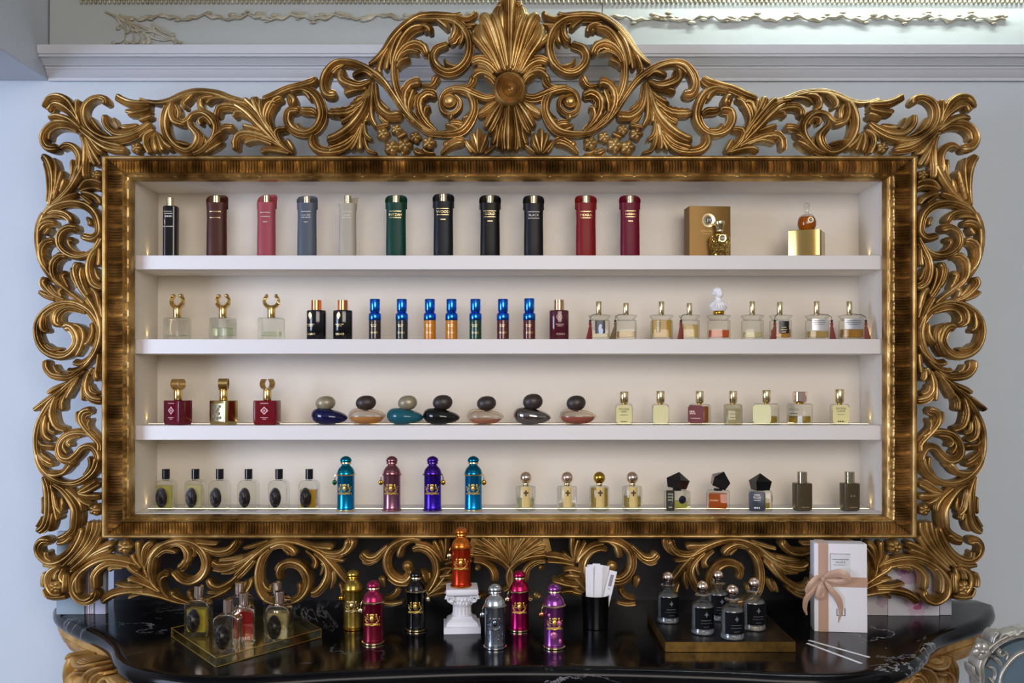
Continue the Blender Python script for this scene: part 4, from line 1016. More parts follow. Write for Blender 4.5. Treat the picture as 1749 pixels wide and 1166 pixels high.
# ---- arched bottles with an oval metal plate (shelf and tray)
PLATE = gilt('dark_pewter', [(.3, '#15110f'), (.55, '#2a2420'), (.8, '#5f574f')], rough=(.25, .4), metal=.7, scale=90)
def oval_bottle(px, Y, z, u, rz, label, lev=0, liqc=None, capm=None, w=33, h=52, d=20, cap=(13, 17), group='oval plate bottles on the bottom shelf', plate=True, cat='perfume bottle', lines=None, name='oval_plate_bottle', gm=None):
    r = root(name, px, Y, z, rz, label, cat, group)
    def arch(w_, h_, z0, r_):
        o = [(-w_/2+2, z0), (w_/2-2, z0), (w_/2, z0+2)]
        for k in range(9):
            a = R(90*k/8); o.append((w_/2-r_+r_*math.cos(a), h_-r_*.8+r_*.8*math.sin(a)))
        for k in range(9):
            a = R(90+90*k/8); o.append((-w_/2+r_+r_*math.cos(a), h_-r_*.8+r_*.8*math.sin(a)))
        o.append((-w_/2, z0+2)); return [(x*u, zz*u) for x, zz in o]
    def slab(mb, o, d_):
        c = len(o); cx = 0; rings = []
        zc = sum(p[1] for p in o)/c
        for y, s in ((-d_/2, .9), (-d_/2+1.2, .975), (-d_/2+3, 1), (d_/2-3, 1), (d_/2-1.2, .975), (d_/2, .9)):
            rings.append([(x*s, y*u, (zz-zc)*(1-(1-s)*.6)+zc if zz > zc else max(zz, 0)) for x, zz in o])
        return mb.loft(rings)
    slab(MB(), arch(w, h, 0, w*.36), d).build('body', gm or CLEAR, r)
    if liqc:
        o = [(x, min(zz, lev*u)) for x, zz in arch(w-5, h-3, 6, (w-5)*.36)]
        slab(MB(), o, d-5).build('perfume', liquid(liqc, None, .12), r)
    cw, ch = cap
    MB().lathe([(cw*.42*u, (h-1)*u), (cw*.42*u, (h+2)*u)], 18).build('neck', CLEAR, r)
    cyl(cw/2*u, (h+1.5)*u, (h+1.5+ch)*u, .0006).build('cap', capm or BLACK, r)
    if plate: oval_plate(-3*u, (h*.44)*u, 10*u, 17*u, 1.6*u, (-d/2-.1)*u).build('oval_plate', PLATE, r)
    if lines: ink([('t', q[1], q[2]*u, q[3]*u, q[4]*u) if q[0] == 't' else ('d', q[1]*u, q[2]*u, q[3]*u, q[4]*u) for q in lines], 'printed_text', INKW, r, flat((-d/2-.1)*u))
    return r
# ---- enamelled metal canister flacons with a gold crest
CRESTG = pm('crest_gold', '#e0bd60', .32, .85)
def crest(mb, u, cz, Rr, s=1.0):
    """two rampant beasts either side of a domed shield, on a scrolled ribbon; raised on the cylinder"""
    def put(pts, rr):
        out = []
        for x, zz in pts:
            a = x*s*u/Rr; out.append(((Rr+.0006)*math.sin(a), -(Rr+.0006)*math.cos(a), (cz+zz*s)*u))
        mb.tube(out, [q*.74*u*s for q in rr] if isinstance(rr, list) else rr*.74*u*s, 7)
    def blob(x, zz, rx, rz):
        a = x*s*u/Rr; mb.sphere(((Rr+.0002)*math.sin(a), -(Rr+.0002)*math.cos(a), (cz+zz*s)*u), rz*u*s, 12, 8, (rx/rz, .45, 1))
    blob(0, 2.4, 3.5, 5.2); blob(0, 8.4, 2.4, 1.7); blob(-2.3, 8, 1.3, 1.5); blob(2.3, 8, 1.3, 1.5)
    for sg in (-1, 1):
        put([(sg*8.2, -4.6), (sg*9.6, -1.5), (sg*8.6, 2), (sg*7.2, 5.2), (sg*6.6, 6.6)], [.9, 1.5, 1.25, 1.5, 1.0])
        blob(sg*6.7, 8.2, 1.5, 1.5)
        put([(sg*7.6, 4.8), (sg*5.6, 5.6), (sg*4.6, 5)], [.8, .65, .6])
        put([(sg*8.2, 2.6), (sg*6, 2.2), (sg*4.8, 1.2)], [.8, .65, .6])
        put([(sg*9.2, -2), (sg*6.8, -2.6), (sg*6.2, -4.8)], [1.1, .8, .7])
        put([(sg*9.8, -2), (sg*11.8, 0), (sg*11, 3), (sg*12, 5.4)], [.5, .6, .6, .9])
        put([(sg*12, -8.6), (sg*11.6, -6), (sg*9, -5.6), (sg*7, -7)], [1.0, 1.2, 1.2, 1.0])
    put([(-9, -7.2), (-4.5, -6.4), (0, -7.4), (4.5, -6.4), (9, -7.2)], 1.6)
    put([(-7, -5), (0, -4.8), (7, -5)], .7)
def canister(px, Y, z, u, rz, colr, label, group, bandm=None, crestm=None, charm=-1, lidc=None, rough=.2, metal=.9, charmm=None, engraved=False, rose=False):
    r = root('canister_flacon', px, Y, z, rz, label, 'perfume bottle', group)
    bm = bandm or GOLDD; cm = mat(colr, rough, metal); lm = mat(lidc or colr, rough*.9, metal)
    MB().lathe([(15.2*u, 3*u), (15.6*u, 4.5*u), (15.2*u, 6.5*u), (14.8*u, 8*u), (14.8*u, 60*u), (15.2*u, 61*u)], 40).build('body', cm, r)
    MB().lathe([(15.6*u, 0), (17*u, .8*u), (17*u, 2.6*u), (15.4*u, 3.4*u)], 40).build('base_ring', bm, r)
    MB().lathe([(15*u, 60.5*u), (17.2*u, 61.3*u), (17.4*u, 62.6*u), (15.6*u, 63.8*u)], 40).build('shoulder_ring', bm, r)
    lid = MB().lathe([(15.4*u, 63.5*u), (15.2*u, 66*u), (14.6*u, 67*u), (14.2*u, 69*u), (12*u, 73*u), (9*u, 76*u), (7*u, 78.2*u), (6.8*u, 80*u)], 40).build('domed_lid', lm, r)
    MB().lathe([(7*u, 79.6*u), (9*u, 80.4*u), (9.6*u, 81.6*u), (9.2*u, 83.4*u), (7.6*u, 84*u)], 32).build('lid_band', bm, lid)
    MB().lathe([(7.4*u, 83.6*u), (9.8*u, 84.6*u), (10.2*u, 86.5*u), (8.6*u, 90*u), (5.4*u, 92.6*u), (1.6*u, 93.8*u), (0, 94*u)], 32).build('lid_knob', lm, lid)
    mb = MB(); crest(mb, u, 37, 14.8*u, 1.0); mb.build('gold_crest', crestm or CRESTG, r)
    if charm:
        a = R(charm*78); cx, cy = 18*u*math.sin(a), -18*u*math.cos(a)
        mb = MB(); mb.tube([(cx*.95, cy*.95, 62*u), (cx*1.04, cy*1.04, 58*u), (cx*1.05, cy*1.05, 53*u)], .8*u, 6)
        ch = mb.build('charm_chain', bm, r)
        mb = MB(); mb.sphere((cx*1.06, cy*1.06, 48.5*u), 4*u, 16, 10, (1, .5 if abs(charm) == 1 else 1, 1.15)); mb.build('charm', charmm or bm, ch)
    if engraved:
        mb = MB(); Rr = 14.8*u
        for zz in (14, 20): 
            for k in range(5):
                a = -.9+k*.45; mb.tube([((Rr+.0002)*math.sin(a+.12*math.cos(t)), -(Rr+.0002)*math.cos(a+.12*math.cos(t)), (zz+3*math.sin(t))*u) for t in [q*.7 for q in range(7)]], .5*u, 5)
        mb.build('engraving', cm, r)
    if rose:
        mb = MB(); Rr = 14.8*u
        for x, zz, q in ((6.5, 38, 4.2), (-1, 21, 5.2), (8, 12, 3.2), (-8, 50, 2.6)):
            a = x*u/Rr; mb.sphere(((Rr-.0004)*math.sin(a), -(Rr-.0004)*math.cos(a), zz*u), q*u, 14, 8, (1, .35, 1.1))
        mb.build('rose_enamel', mat('#c46a9a', .3, .6), r)
    return r
# ---- tumblers with a ball stopper
def ball_bottle(px, Y, z, u, label, lev, liqc, ballm):
    r = root('ball_stopper_bottle', px, Y, z, 0, label, 'perfume bottle', 'ball stoppered bottles on the bottom shelf')
    round_bottle(r, [(15.5*u/u, 0), (16.6, 1.5), (16.6, 39), (15.4, 41), (6, 42)], u, CLEAR, liquid(liqc, None, .12), [(13.4, 7), (14.4, 8), (14.4, lev)])
    MB().lathe([(4.6*u, 41.5*u), (5.2*u, 43*u), (5.2*u, 46*u), (4.4*u, 47.5*u)], 20).build('neck', GOLDP, r)
    MB().sphere((0, 0, 55.5*u), 10.2*u, 28, 18).build('ball_stopper', ballm, r)
    a0 = 7/16.7; mb = MB(); rings = []
    for zz in (7, 41.5): rings.append([((16.9*u)*math.sin(-a0+2*a0*k/10), -(16.9*u)*math.cos(-a0+2*a0*k/10), zz*u) for k in range(11)])
    mb.loft(rings, closed=False, caps=(False, False)); mb.build('label_strip', mat('#d3b878', .4, .35), r)
    f = [(0, 37), (1.6, 34.4), (1.1, 32.6), (3.4, 33.6), (4.2, 31.4), (2.4, 29.6), (1, 30), (1.4, 27), (0, 25.6)]
    f = f+[(-x, q) for x, q in reversed(f[1:-1])]
    ink([('p', [(x*u, q*u) for x, q in f])], 'printed_lily', mat('#3a2410', .5), r, bend(16.95*u, .0003))
    return r
def gem_bottle(px, Y, z, u, rz, caprz, label, lev, liqc, side=None, lean=0):
    r = root('gem_capped_bottle', px, Y, z, rz, label, 'perfume bottle', 'square bottles with black faceted caps')
    sq_bottle(r, 38, 30, 34, u, CLEAR, liquid(liqc, None, .15), lev, 4, wall=4, base=5)
    MB().lathe([(7*u, 34*u), (7.4*u, 35*u), (7.4*u, 38*u)], 20).build('neck', BLACK, r)
    mb = MB(); T = Matrix.Rotation(R(lean), 4, 'Y') @ Matrix.Rotation(R(caprz), 4, 'Z')
    lo = [(-11.5, -11.5), (11.5, -11.5), (11.5, 11.5), (-11.5, 11.5)]; mid = [(-14.3, -14.3), (14.3, -14.3), (14.3, 14.3), (-14.3, 14.3)]
    vs = [Vector((x, y, -1)) for x, y in lo]+[Vector((x, y, 14)) for x, y in mid]+[Vector((0, 0, 27))]
    vs = [T @ v for v in vs]; k0 = min(v.z for v in vs)
    vs = [Vector((v.x*u, v.y*u, (v.z-k0+35.2)*u)) for v in vs]
    mb.add(vs, [(3, 2, 1, 0)]+[(i, (i+1) % 4, (i+1) % 4+4, i+4) for i in range(4)]+[(i+4, (i+1) % 4+4, 8) for i in range(4)])
    mb.build('gem_cap', mat('#0d0e10', .16), r, smooth=False)
    if side == 'dots':
        MB().lathe([(6.8*u, 0), (6.8*u, .6*u), (6*u, 1*u), (0, 1*u)], 24, mx=Matrix.Translation((2*u, -15*u, 20*u)) @ Matrix.Rotation(R(90), 4, 'X')).build('round_seal', mat('#12122a', .2), r)
    return r
# ================================================================ what stands on the shelves
YBASE = [proj(Vector((0, YB, z)))[1] for z in shz]
Z1, Z2, Z3, Z4 = [z+.0007 for z in shz]
B1, B2, B3, B4 = YBASE
# --- top shelf
r = root('slim_bottle', 290.5, YB, Z1, 0, 'slim black glass bottle with gold cap, leftmost on the top shelf', group='top shelf perfumes')
del r['group']
MB().rbox(24*U, 20*U, [(1.5*U, 0), (0, 1.5*U), (0, (B1-354)*U), (1.5*U, (B1-352.5)*U)], rad=6*U, k=5).build('body', mat('#07080c', .08), r)
cyl(6.2*U, (B1-353)*U, (B1-338)*U, .0006, mx=Matrix.Translation((-1.5*U, 0, 0))).build('cap', GOLDP, r)
ink([('d', 14*U, 1*U, -2*U, (B1-363)*U), ('d', 14*U, 1.4*U, -1*U, (B1-367)*U), ('d', 13*U, 2.4*U, -1*U, (B1-372)*U), ('d', 18*U, 1.4*U, -1*U, (B1-389)*U), ('p', [(-8*U, (B1-384)*U), (-7.2*U, (B1-384)*U), (-7.2*U, (B1-377)*U), (-8*U, (B1-377)*U)])], 'printed_text', INKW, r, flat(-10.02*U))
def L(word=None, wd=20, y1=362, y2=367, y3=373, y4=None, s=6.2):
    o = [('d', wd, 1.3, B1-y1-1), ('d', wd*.95, 1.3, B1-y3-1)]
    if word: o.insert(1, ('t', word, s, B1-y2-2.4))
    if y4: o.append(('d', wd*.42, 1.5, B1-y4-1))
    return o
for px, top, rim, w, colr, lines, lab, sk, fl, im in (
    (369, 331.5, 347, 34.5, '#52281b', L(None, 19, 362.5, 0, 373), 'dark brown leather sleeved perfume with gold cap on the top shelf', 0, 1, INKG),
    (454, 331, 346.5, 31.5, '#b2515c', L(None, 17, 364, 0, 371, 380), 'rose pink leather sleeved perfume with crooked flap', 1.6, 1, INKW),
    (523.5, 333, 347.5, 33, '#5d6674', L('NACRE', 16, 362.5, 368, 372.5, 380.5, 4.6), 'slate blue grey leather sleeved perfume on the top shelf', 0, 1, INKW),
    (593, 331, 348, 30, '#c2baa8', L('ALBA', 15, 362.5, 368, 373, None, 4.6), 'pale beige leather sleeved perfume with cap standing clear', 1.8, 0, INKW),
    (676, 331.5, 347, 34.5, '#064236', L('MITZAH', 20, 362, 368, 373), 'dark green leather sleeved perfume', 0, 1, INKG),
    (757, 329, 345, 34, '#161922', L('WOOD', 22, 357.5, 363, 368, 376, 6.6), 'blue black leather sleeved perfume printed WOOD', 0, 1, INKG),
    (837, 331.5, 347.5, 34, '#08080a', L('GOLD', 21, 361.5, 366.5, 371.5, 379, 6.4), 'deep black leather sleeved perfume printed GOLD', 0, 1, INKG),
    (911.5, 332, 348.5, 33.5, '#15171b', L('BLACK', 20, 363, 368.5, 374, None, 5.8), 'charcoal black leather sleeved perfume printed BLACK', 0, 1, INKW),
    (1001, 332, 347.5, 34.5, '#8a1014', L('MOGUL', 20, 362.5, 368.5, 373.5, None, 6), 'bright red leather sleeved perfume', 0, 1, INKG),
    (1076.5, 332, 347.5, 33.5, '#74042c', L('RUSSIAN', 19, 361.5, 366.5, 371.5, 379, 4.8), 'crimson purple leather sleeved perfume, rightmost of the sleeved row', 0, 1, INKG)):
    pouch(px, YB, Z1, U, B1-top, B1-rim, w, colr, lines, lab, sk, fl, im)
    if not fl:
        pr = [o for o in bpy.data.objects if o.get('label') == lab][0]
        mb = MB(); a = w/2*U                                        # only the stiff back edge of the sleeve stands up
        rows = []
        for i in range(9):
            t = i/8; zz = (B1-rim-12+(rim-335+12)*t)*U; fx = a*(1.0+.22*t*t)
            rows.append([(fx*(-.2+1.2*k/8), a*.35-.0006, zz-.0012*abs(k-8)*t) for k in range(9)]+[(fx*(-.2+1.2*k/8), a*.35+.001, zz-.0012*abs(k-8)*t) for k in range(8, -1, -1)])
        mb.loft(rows); mb.build('back_flap', leather(colr), pr)
YBX = YB+.012
def medal(parent, x, y, z, ro, letter, ls):
    mb = MB(); mb.lathe([(ro, 0), (ro, .0008), (ro*.6, .0008), (ro*.55, .0004), (0, .0004)], 30, mx=Matrix.Translation((x, y, z)) @ Matrix.Rotation(R(90), 4, 'X'))
    m = mb.build('medallion', GOLDP, parent)
    mb = MB(); mb.lathe([(ro*.5, 0), (ro*.5, .0009), (0, .001)], 24, mx=Matrix.Translation((x, y, z)) @ Matrix.Rotation(R(90), 4, 'X'))
    mb.build('medallion_disc', mat('#1c120c', .25), m)
    ink([('t', letter, ls, x, z-ls*.35)], 'letter', INKW, m, flat(y-.0011))
GOLDCARD = pm('gold_card', '#7a5a22', .45, .4)
r = root('perfume_carton', 1213, YBX, Z1, 4, 'tall matte gold carton with round medallion behind the textured bottle', 'box')
MB().bbox(-36*U, 36*U, -2*U, 30*U, 0, (B1-351)*U, .0008).build('carton', GOLDCARD, r)
MB().prism([(-36*U, 0), (-36*U, (B1-352)*U), (-36.8*U, (B1-352)*U), (-36.8*U, 0)], -1.6*U, 29*U).build('side_face', mat('#5f4418', .5, .4), r)
medal(r, -2*U, -2.05*U, (B1-375.5)*U, 11.5*U, 'M', 9*U)
ink([('t', 'SANDAL', 5.4*U, -6*U, (B1-395.5)*U), ('d', 16*U, .9*U, -5*U, (B1-399)*U)], 'printed_text', mat('#b99a58', .4, .3), r, flat(-2.05*U))
r = root('textured_bottle', 1230, YB-.012, Z1, 0, 'golden crocodile textured bottle with crown shaped stopper in front of the carton')
CROC, nt, b = newmat('crackled_gold'); b.inputs['Base Color'].default_value = lin('#c8a557'); b.inputs['Metallic'].default_value = 1; b.inputs['Roughness'].default_value = .18
tc = nt.nodes.new('ShaderNodeTexCoord'); vo = nt.nodes.new('ShaderNodeTexVoronoi'); vo.inputs['Scale'].default_value = 130; vo.feature = 'DISTANCE_TO_EDGE'
nt.links.new(tc.outputs['Object'], vo.inputs['Vector']); rr_ = ramp(nt, vo.outputs['Distance'], [(0, 0.0), (.25, 1.0)]); bump(nt, b, rr_.outputs['Color'], .9, .004)
MB().lathe([(13*U, 0), (15*U, 2*U), (17*U, 14*U), (18.6*U, 28*U), (18.6*U, 31*U), (16*U, 35*U), (9*U, 39*U), (5*U, 41*U), (5*U, 43.5*U)], 36, sy=.7).build('body', CROC, r)
MB().lathe([(6.4*U, 43*U), (6.6*U, 46*U), (6*U, 47*U), (8*U, 54*U), (9.4*U, 59*U), (9*U, 60.5*U), (5*U, 62*U), (0, 62.3*U)], 12).build('crown_stopper', GOLDP, r)
medal(r, 2*U, -13.2*U, 30*U, 6.2*U, 'M', 5*U)
r = root('foil_box', 1379, YB+.008, Z1, 62, 'low shiny gold foil box turned corner first under the amber bottle', 'box')
hb = (B1-395)*U
MB().bbox(-26*U, 26*U, -26*U, 26*U, 0, hb, .0012).build('carton', pm('gold_foil', '#b89a5c', .15, .95), r)
bx_ = root('round_bottle', 1379.5, YB+.006, Z1+hb+.0003, 0, 'small round amber bottle with clear stopper standing on the foil box')
round_bottle(bx_, [(9, 0), (12, 1), (15.4, 8), (16, 15), (14.6, 21), (11.5, 26.5), (6, 29.8), (3.4, 30.5), (3.4, 33)], U, CLEAR, liquid('#a8560c', '#6a3004', .5), [(8.5, 1.2), (11.4, 2), (14.5, 8.5), (15.1, 15), (13.9, 20.5), (11.4, 24.4)])
MB().lathe([(2.6*U, 32.6*U), (4*U, 34*U), (4.4*U, 38*U), (3.4*U, 40*U), (5.4*U, 44*U), (4*U, 48*U), (0, 50*U)], 18).build('stopper', CLEAR, bx_)
medal(bx_, 1.5*U, -15.6*U, 17.5*U, 5.2*U, 'M', 4.2*U)

# --- second shelf
claw_bottle(302, YB, Z2, U, -30, 8, 'clear square flacon with turned claw stopper, leftmost on the second shelf', 8)
claw_bottle(380, YB, Z2, U, -26, 5, 'clear frosted looking flacon with claw stopper between two similar ones', 20)
claw_bottle(463, YB, Z2, U, -5, 5, 'clear square flacon whose gold claw opens straight to the front', 13)
capped_bottle(540, YB, Z2, U, 33, B2-530, 17.5, B2-513, '#0d0c12', COPPER, 'black bottle with copper cap beside the third claw flacon', 'copper capped black bottles', off=-9)
capped_bottle(585, YB, Z2, U, 33, B2-530, 17.5, B2-513, '#0b0b0e', COPPER, 'black bottle with copper cap next to the blue capped sprays', 'copper capped black bottles', off=-5)
for px, top, c, lab in ((640, 511, '#2a1c18', 'dark brown spray with blue cap, first of the blue capped row'), (686, 511, '#16201f', 'blackish green spray with blue cap, second of the blue capped row'),
        (734, 511, '#bd7610', 'amber spray with blue cap, left one of the amber pair'), (771, 511, '#ba7716', 'amber spray with blue cap, right one of the amber pair'),
        (812, 511, '#0c3d2c', 'bottle green spray with blue cap right of the amber pair'), (859, 511, '#541d1a', 'reddish brown spray with blue cap right of the green one'),
        (904, 510, '#571c1b', 'reddish brown spray with blue cap, last of the row beside the wine bottle')):
    blue_spray(px, YB, Z2, U, B2-top, c, lab)
capped_bottle(955, YB, Z2, U, 33, B2-530, 17.5, B2-512.5, '#4a1220', pm('soft_rose_gold', '#d8a878', .15, 1), 'wine red bottle with rose gold cap and round emblem', 'copper capped black bottles', 'x', 'OSAIO', 0)
o = [q for q in bpy.data.objects if q.get('label', '').startswith('wine red bottle')][0]; del o['group']
tassel_bottle(1024, YB, Z2, U, -1, B2-515, 'flacon with dark pictorial label and red tassel at its left', 10, '#cfc07a', (-17, -2), '#7a1a1c', (17, 10, 32, '#20242e', 0))
tassel_bottle(1069.5, YB, Z2, U, 0, B2-518, 'flacon with olive tassel and shallow gold perfume, second from the left', 14, '#c9a95c', (-20, -5), '#6a5535')
tassel_bottle(1130, YB, Z2, U, 0, B2-515, 'flacon filled with deep golden perfume, no tassel', 33, '#c79f38', None, plate=(7, 12, 32, '#8a8468', -7), w=36, milk=.35)
tassel_bottle(1178, YB, Z2, U, 0, B2-518, 'half full flacon with rust tassel at its left, beside the deep golden one', 25, '#d3bb72', (-17, -1), '#7d2a1e', w=32)
tassel_bottle(1228, YB, Z2, U, 0, 0, 'flacon with white porcelain bust stopper and orange perfume', 16, '#c05412', None, bust=True, w=36, milk=.5)
tassel_bottle(1285.5, YB, Z2, U, 0, B2-515, 'nearly empty clear flacon right of the bust stopper', 13, '#d5cf9c', None, w=34)
tassel_bottle(1334, YB, Z2, U, -1.5, B2-516, 'flacon with black label and rust tassel at its left', 17, '#c69232', (-14, -3), '#7a3020', (17, 10, 31, '#17181c', 2))
tassel_bottle(1396.5, YB, Z2, U, -1, B2-515, 'flacon with white lettered label and rust tassel at its right', 14, '#c8ab66', (20, 2), '#76271f', (26, 15, 35, '#b9b9bb', 0), w=36)
tassel_bottle(1454.5, YB, Z2, U, -3, B2-515, 'flacon with grey label and rust tassel, rightmost on the second shelf', 17, '#c08d2a', (20, 3), '#783022', (32, 17, 35, '#9da2a8', 0), w=38)

# --- third shelf
ring_bottle(304, YB, Z3, U, -28, 2, 'dark red square flacon with open ring stopper at the left end', '#5c0a22')
ring_bottle(382, YB, Z3, U, -27, -58, 'mottled pale gold square flacon with barrel shaped stopper', '#c9b87c', True, 60)
ring_bottle(456.5, YB, Z3, U, -5, 50, 'dark red square flacon with twisted ring stopper beside the pebbles', '#6a0716')
STONE_D = gilt('dark_stone', [(.3, '#241c1b'), (.7, '#3a2f2b')], rough=(.35, .5), metal=0, scale=40)
STONE_T = gilt('taupe_stone', [(.3, '#7d745f'), (.7, '#a89c80')], rough=(.3, .42), metal=.3, scale=40)
MILK = M('milky_glass', glassy, '#f6f1ea', '#cfc6bb', .9, .07, '#d8d0c6')
for px, cx_, cr, rx, hz, tl, bm, cm, lab, lq, lv in (
    (563, -7, (17, 12), 31, 26, -.35, mat('#0d0c3c', .06), STONE_T, 'indigo pebble flacon with taupe stone cap', None, 0),
    (627, -2, (17.5, 12.5), 32, 26, 0, MILK, STONE_D, 'clear pebble flacon half full of amber perfume', liquid('#d08a12', '#b8700a', .6), 13),
    (692, 4, (16.5, 12.5), 31.5, 26, -.25, M('teal_glass', glassy, '#3f8d9c', '#1d5f70', 1.0, .35, '#2a7f90'), STONE_T, 'teal pebble flacon with taupe stone cap', None, 0),
    (754, 2, (17, 13), 31.5, 26, -.3, mat('#0b0d0b', .06), STONE_D, 'glossy black pebble flacon with dark stone cap', None, 0),
    (829, 2, (16.5, 12.5), 31.5, 25, -.1, MILK, STONE_D, 'milky pebble flacon with thin copper layer of perfume', liquid('#d07a45', '#b4561f', .45), 9.5),
    (909, 1, (17, 13.5), 32, 27, -.35, pm('dark_chrome', '#8d8683', .09, 1), STONE_D, 'mirror chrome pebble flacon with dark stone cap', None, 0),
    (987, -3, (16.5, 13), 31.5, 25, -.05, MILK, STONE_D, 'rightmost pebble flacon, half full of orange red perfume', liquid('#b04010', '#8a2e06', .5), 13)):
    pebble(px, YB, Z3, U, cx_, cr, rx, hz, tl, bm, cm, lab, lq, lv)
PY = mat('#cfc68a', .4); PY2 = mat('#ded79f', .5)
face_bottle(1066, YB, Z3, U, 29, 22, B3-690, -8, 15, B3-669, 'pale yellow faced bottle with dark lettering beside the pebbles', PY, liquid('#d8d59a', None, .1), 26,
            [('t', 'ENCENS', 4.6, 0, 25), ('t', 'VERT', 4.6, 0, 20.5), ('d', 13, .8, 0, 16), ('d', 10, 1.6, 0, 4.5)])
face_bottle(1128, YB, Z3, U, 28, 20, B3-690, -6, 14.5, B3-668, 'blank pale yellow faced bottle without lettering', mat('#d2ca96', .45), None, 0)
face_bottle(1195, YB, Z3, U, 33, 24, B3-690, -43, 14, B3-668, 'bottle with dark red face and amber side', mat('#6b2018', .3), liquid('#b26a14', None, .2), 31,
            [('d', 10, 2.6, -7, 21), ('d', 11, 2.6, -6, 17.5), ('d', 18, 1.4, 0, 10)], inkm=mat('#e0b9a8', .4))
face_bottle(1252, YB, Z3, U, 29, 22, B3-690, 0, 14, B3-668, 'frosted bottle of greenish yellow perfume without solid label', None, liquid('#c9b95a', None, .3), 27,
            [('d', 16, 1, 1, 24), ('d', 17, 1, 1, 18), ('d', 15, 1, 0, 12)], gm=M('frosted_glass', glassy, '#e6e4d2', '#b8b596', .8, .25, '#cfcbb0'), inkm=mat('#8d8440', .5))
face_bottle(1309, YB, Z3, U, 36, 30, B3-689, -44, 14.5, B3-666.5, 'turned bottle with blank cream face and clear gold perfume side', PY2, liquid('#c2a23c', None, .15), 14)
face_bottle(1366, YB, Z3, U, 35, 33, B3-689, -44, 24, B3-669, 'turned clear bottle with wide silver gold cap', None, liquid('#b89c34', None, .15), 14,
            [('t', 'ENCENS', 5, -2, 24), ('d', 14, 2, -2, 18), ('d', 12, 1.4, -2, 13)], capm=ROSEG)
face_bottle(1434, YB, Z3, U, 30, 22, B3-690, -8, 15, B3-665, 'pale yellow faced bottle with dark lettering, rightmost on the third shelf', mat('#cfc487', .4), liquid('#d8d59a', None, .1), 26,
            [('t', 'ENCENS', 4.6, 0, 26), ('t', 'SUAVE', 4.6, 0, 21.5), ('d', 12, .8, 0, 17), ('d', 11, 2.2, 0, 4.5)])

# --- bottom shelf
for px, lev, lc, lab, rz in ((284, 43, '#c9c468', 'oval plate bottle full of greenish yellow perfume, leftmost on the bottom shelf', 14), (334.5, 44, '#ddd7a4', 'oval plate bottle of pale straw perfume, second on the bottom shelf', 16),
        (376, 0, None, 'empty oval plate bottle, third on the bottom shelf', 18), (425, 0, None, 'empty oval plate bottle, fourth on the bottom shelf', 24), (477, 0, None, 'empty oval plate bottle, fifth on the bottom shelf', 26),
        (528.5, 36, '#c49a16', 'oval plate bottle two thirds full of amber perfume beside the turquoise canister', 20)):
    oval_bottle(px, YB, Z4, U, -5, lab, lev, lc)
UC = U*.985
for px, c, ch, lab, band, lid in ((591, '#0f7fb4', -1, 'turquoise canister with dark green charm, left of the rose one', GOLDP, '#0c7c94'), (669.5, '#8d5f70', -1, 'dusty rose metal canister on the bottom shelf', pm('rose_metal', '#a8727a', .2, 1), '#94606a'),
        (739, '#3a1fa8', 1, 'violet metal canister on the bottom shelf', pm('plum_metal', '#5a3a8a', .2, 1), '#4a2496'), (808.5, '#1380c0', 1, 'turquoise canister with gold charm, rightmost of the canisters on the shelf', GOLDP, '#0c6f96')):
    canister(px, YB, Z4, UC, 0, c, lab, 'metal canisters on the bottom shelf', band, None, ch, lid, charmm=mat('#0a4a30', .2, .6) if px == 591 else GOLDD)
BALLG = pm('ball_gold', '#c9a040', .1, 1.0)
ball_bottle(898, YB, Z4, U, 'ball stoppered bottle a third full, leftmost of its four', 20, '#cdd0a4', ROSEG)
ball_bottle(968.5, YB, Z4, U, 'nearly empty ball stoppered bottle, second of its four', 12, '#d8d2a8', ROSEG)
ball_bottle(1023.5, YB, Z4, U, 'full ball stoppered bottle with yellow gold ball', 38, '#c9ae58', BALLG)
ball_bottle(1079.5, YB, Z4, U, 'half full ball stoppered bottle, rightmost of its four', 24, '#c3b068', ROSEG)
r = gem_bottle(1156, YB, Z4, U, 18, 30, 'gem capped bottle with round dark seal and green yellow perfume', 16, '#c9cc6a', 'dots', 9)
tg = MB(); tg.bbox(-7*U, 7*U, -1*U, 1*U, 2*U, 36*U, 2*U, mx=Matrix.Translation((-19*U, -12*U, 0)) @ Matrix.Rotation(R(-20), 4, 'Z')); t_ = tg.build('hanging_tag', mat('#20251a', .35), r)
ink([('d', 8*U, 2*U, 0, 29*U), ('d', 8*U, 2*U, 0, 24*U), ('d', 8*U, 2*U, 0, 19*U), ('d', 6*U, 2*U, 0, 7*U)], 'printed_text', mat('#a8ac90', .5), t_, lambda p: (Matrix.Translation((-19*U, -12*U, 0)) @ Matrix.Rotation(R(-20), 4, 'Z')) @ Vector((p.x, -1.35*U, p.z)))
r = gem_bottle(1226, YB, Z4, U, -16, 12, 'gem capped bottle of orange amber perfume with lopsided cap', 29, '#cc640c', None, 22)
ink([('t', 'OUDH', 5*U, -6*U, 17*U)], 'printed_text', mat('#e6c49a', .4), r, flat(-15.1*U))
r = gem_bottle(1298, YB, Z4, U, -12, 23, 'gem capped bottle with slate blue label at its left', 20, '#b7a94e', None, 0)
tg = MB(); tg.rbox(27*U, 33*U, [(.5*U, 0), (0, .4*U), (0, 1.2*U), (.5*U, 1.6*U)], rad=4.5*U, k=4, mx=Matrix.Translation((-6*U, -15.2*U, 17.5*U)) @ Matrix.Rotation(R(90), 4, 'X')); t_ = tg.build('face_label', mat('#2f3542', .4), r)
ink([('d', 9*U, 2.2*U, -6*U, 27*U), ('t', 'ROSE', 5.4*U, -6*U, 22*U), ('d', 11*U, 1.2*U, -6*U, 18.5*U), ('d', 10*U, 2.6*U, -6*U, 5*U)], 'printed_text', INKW, t_, flat(-16.9*U))
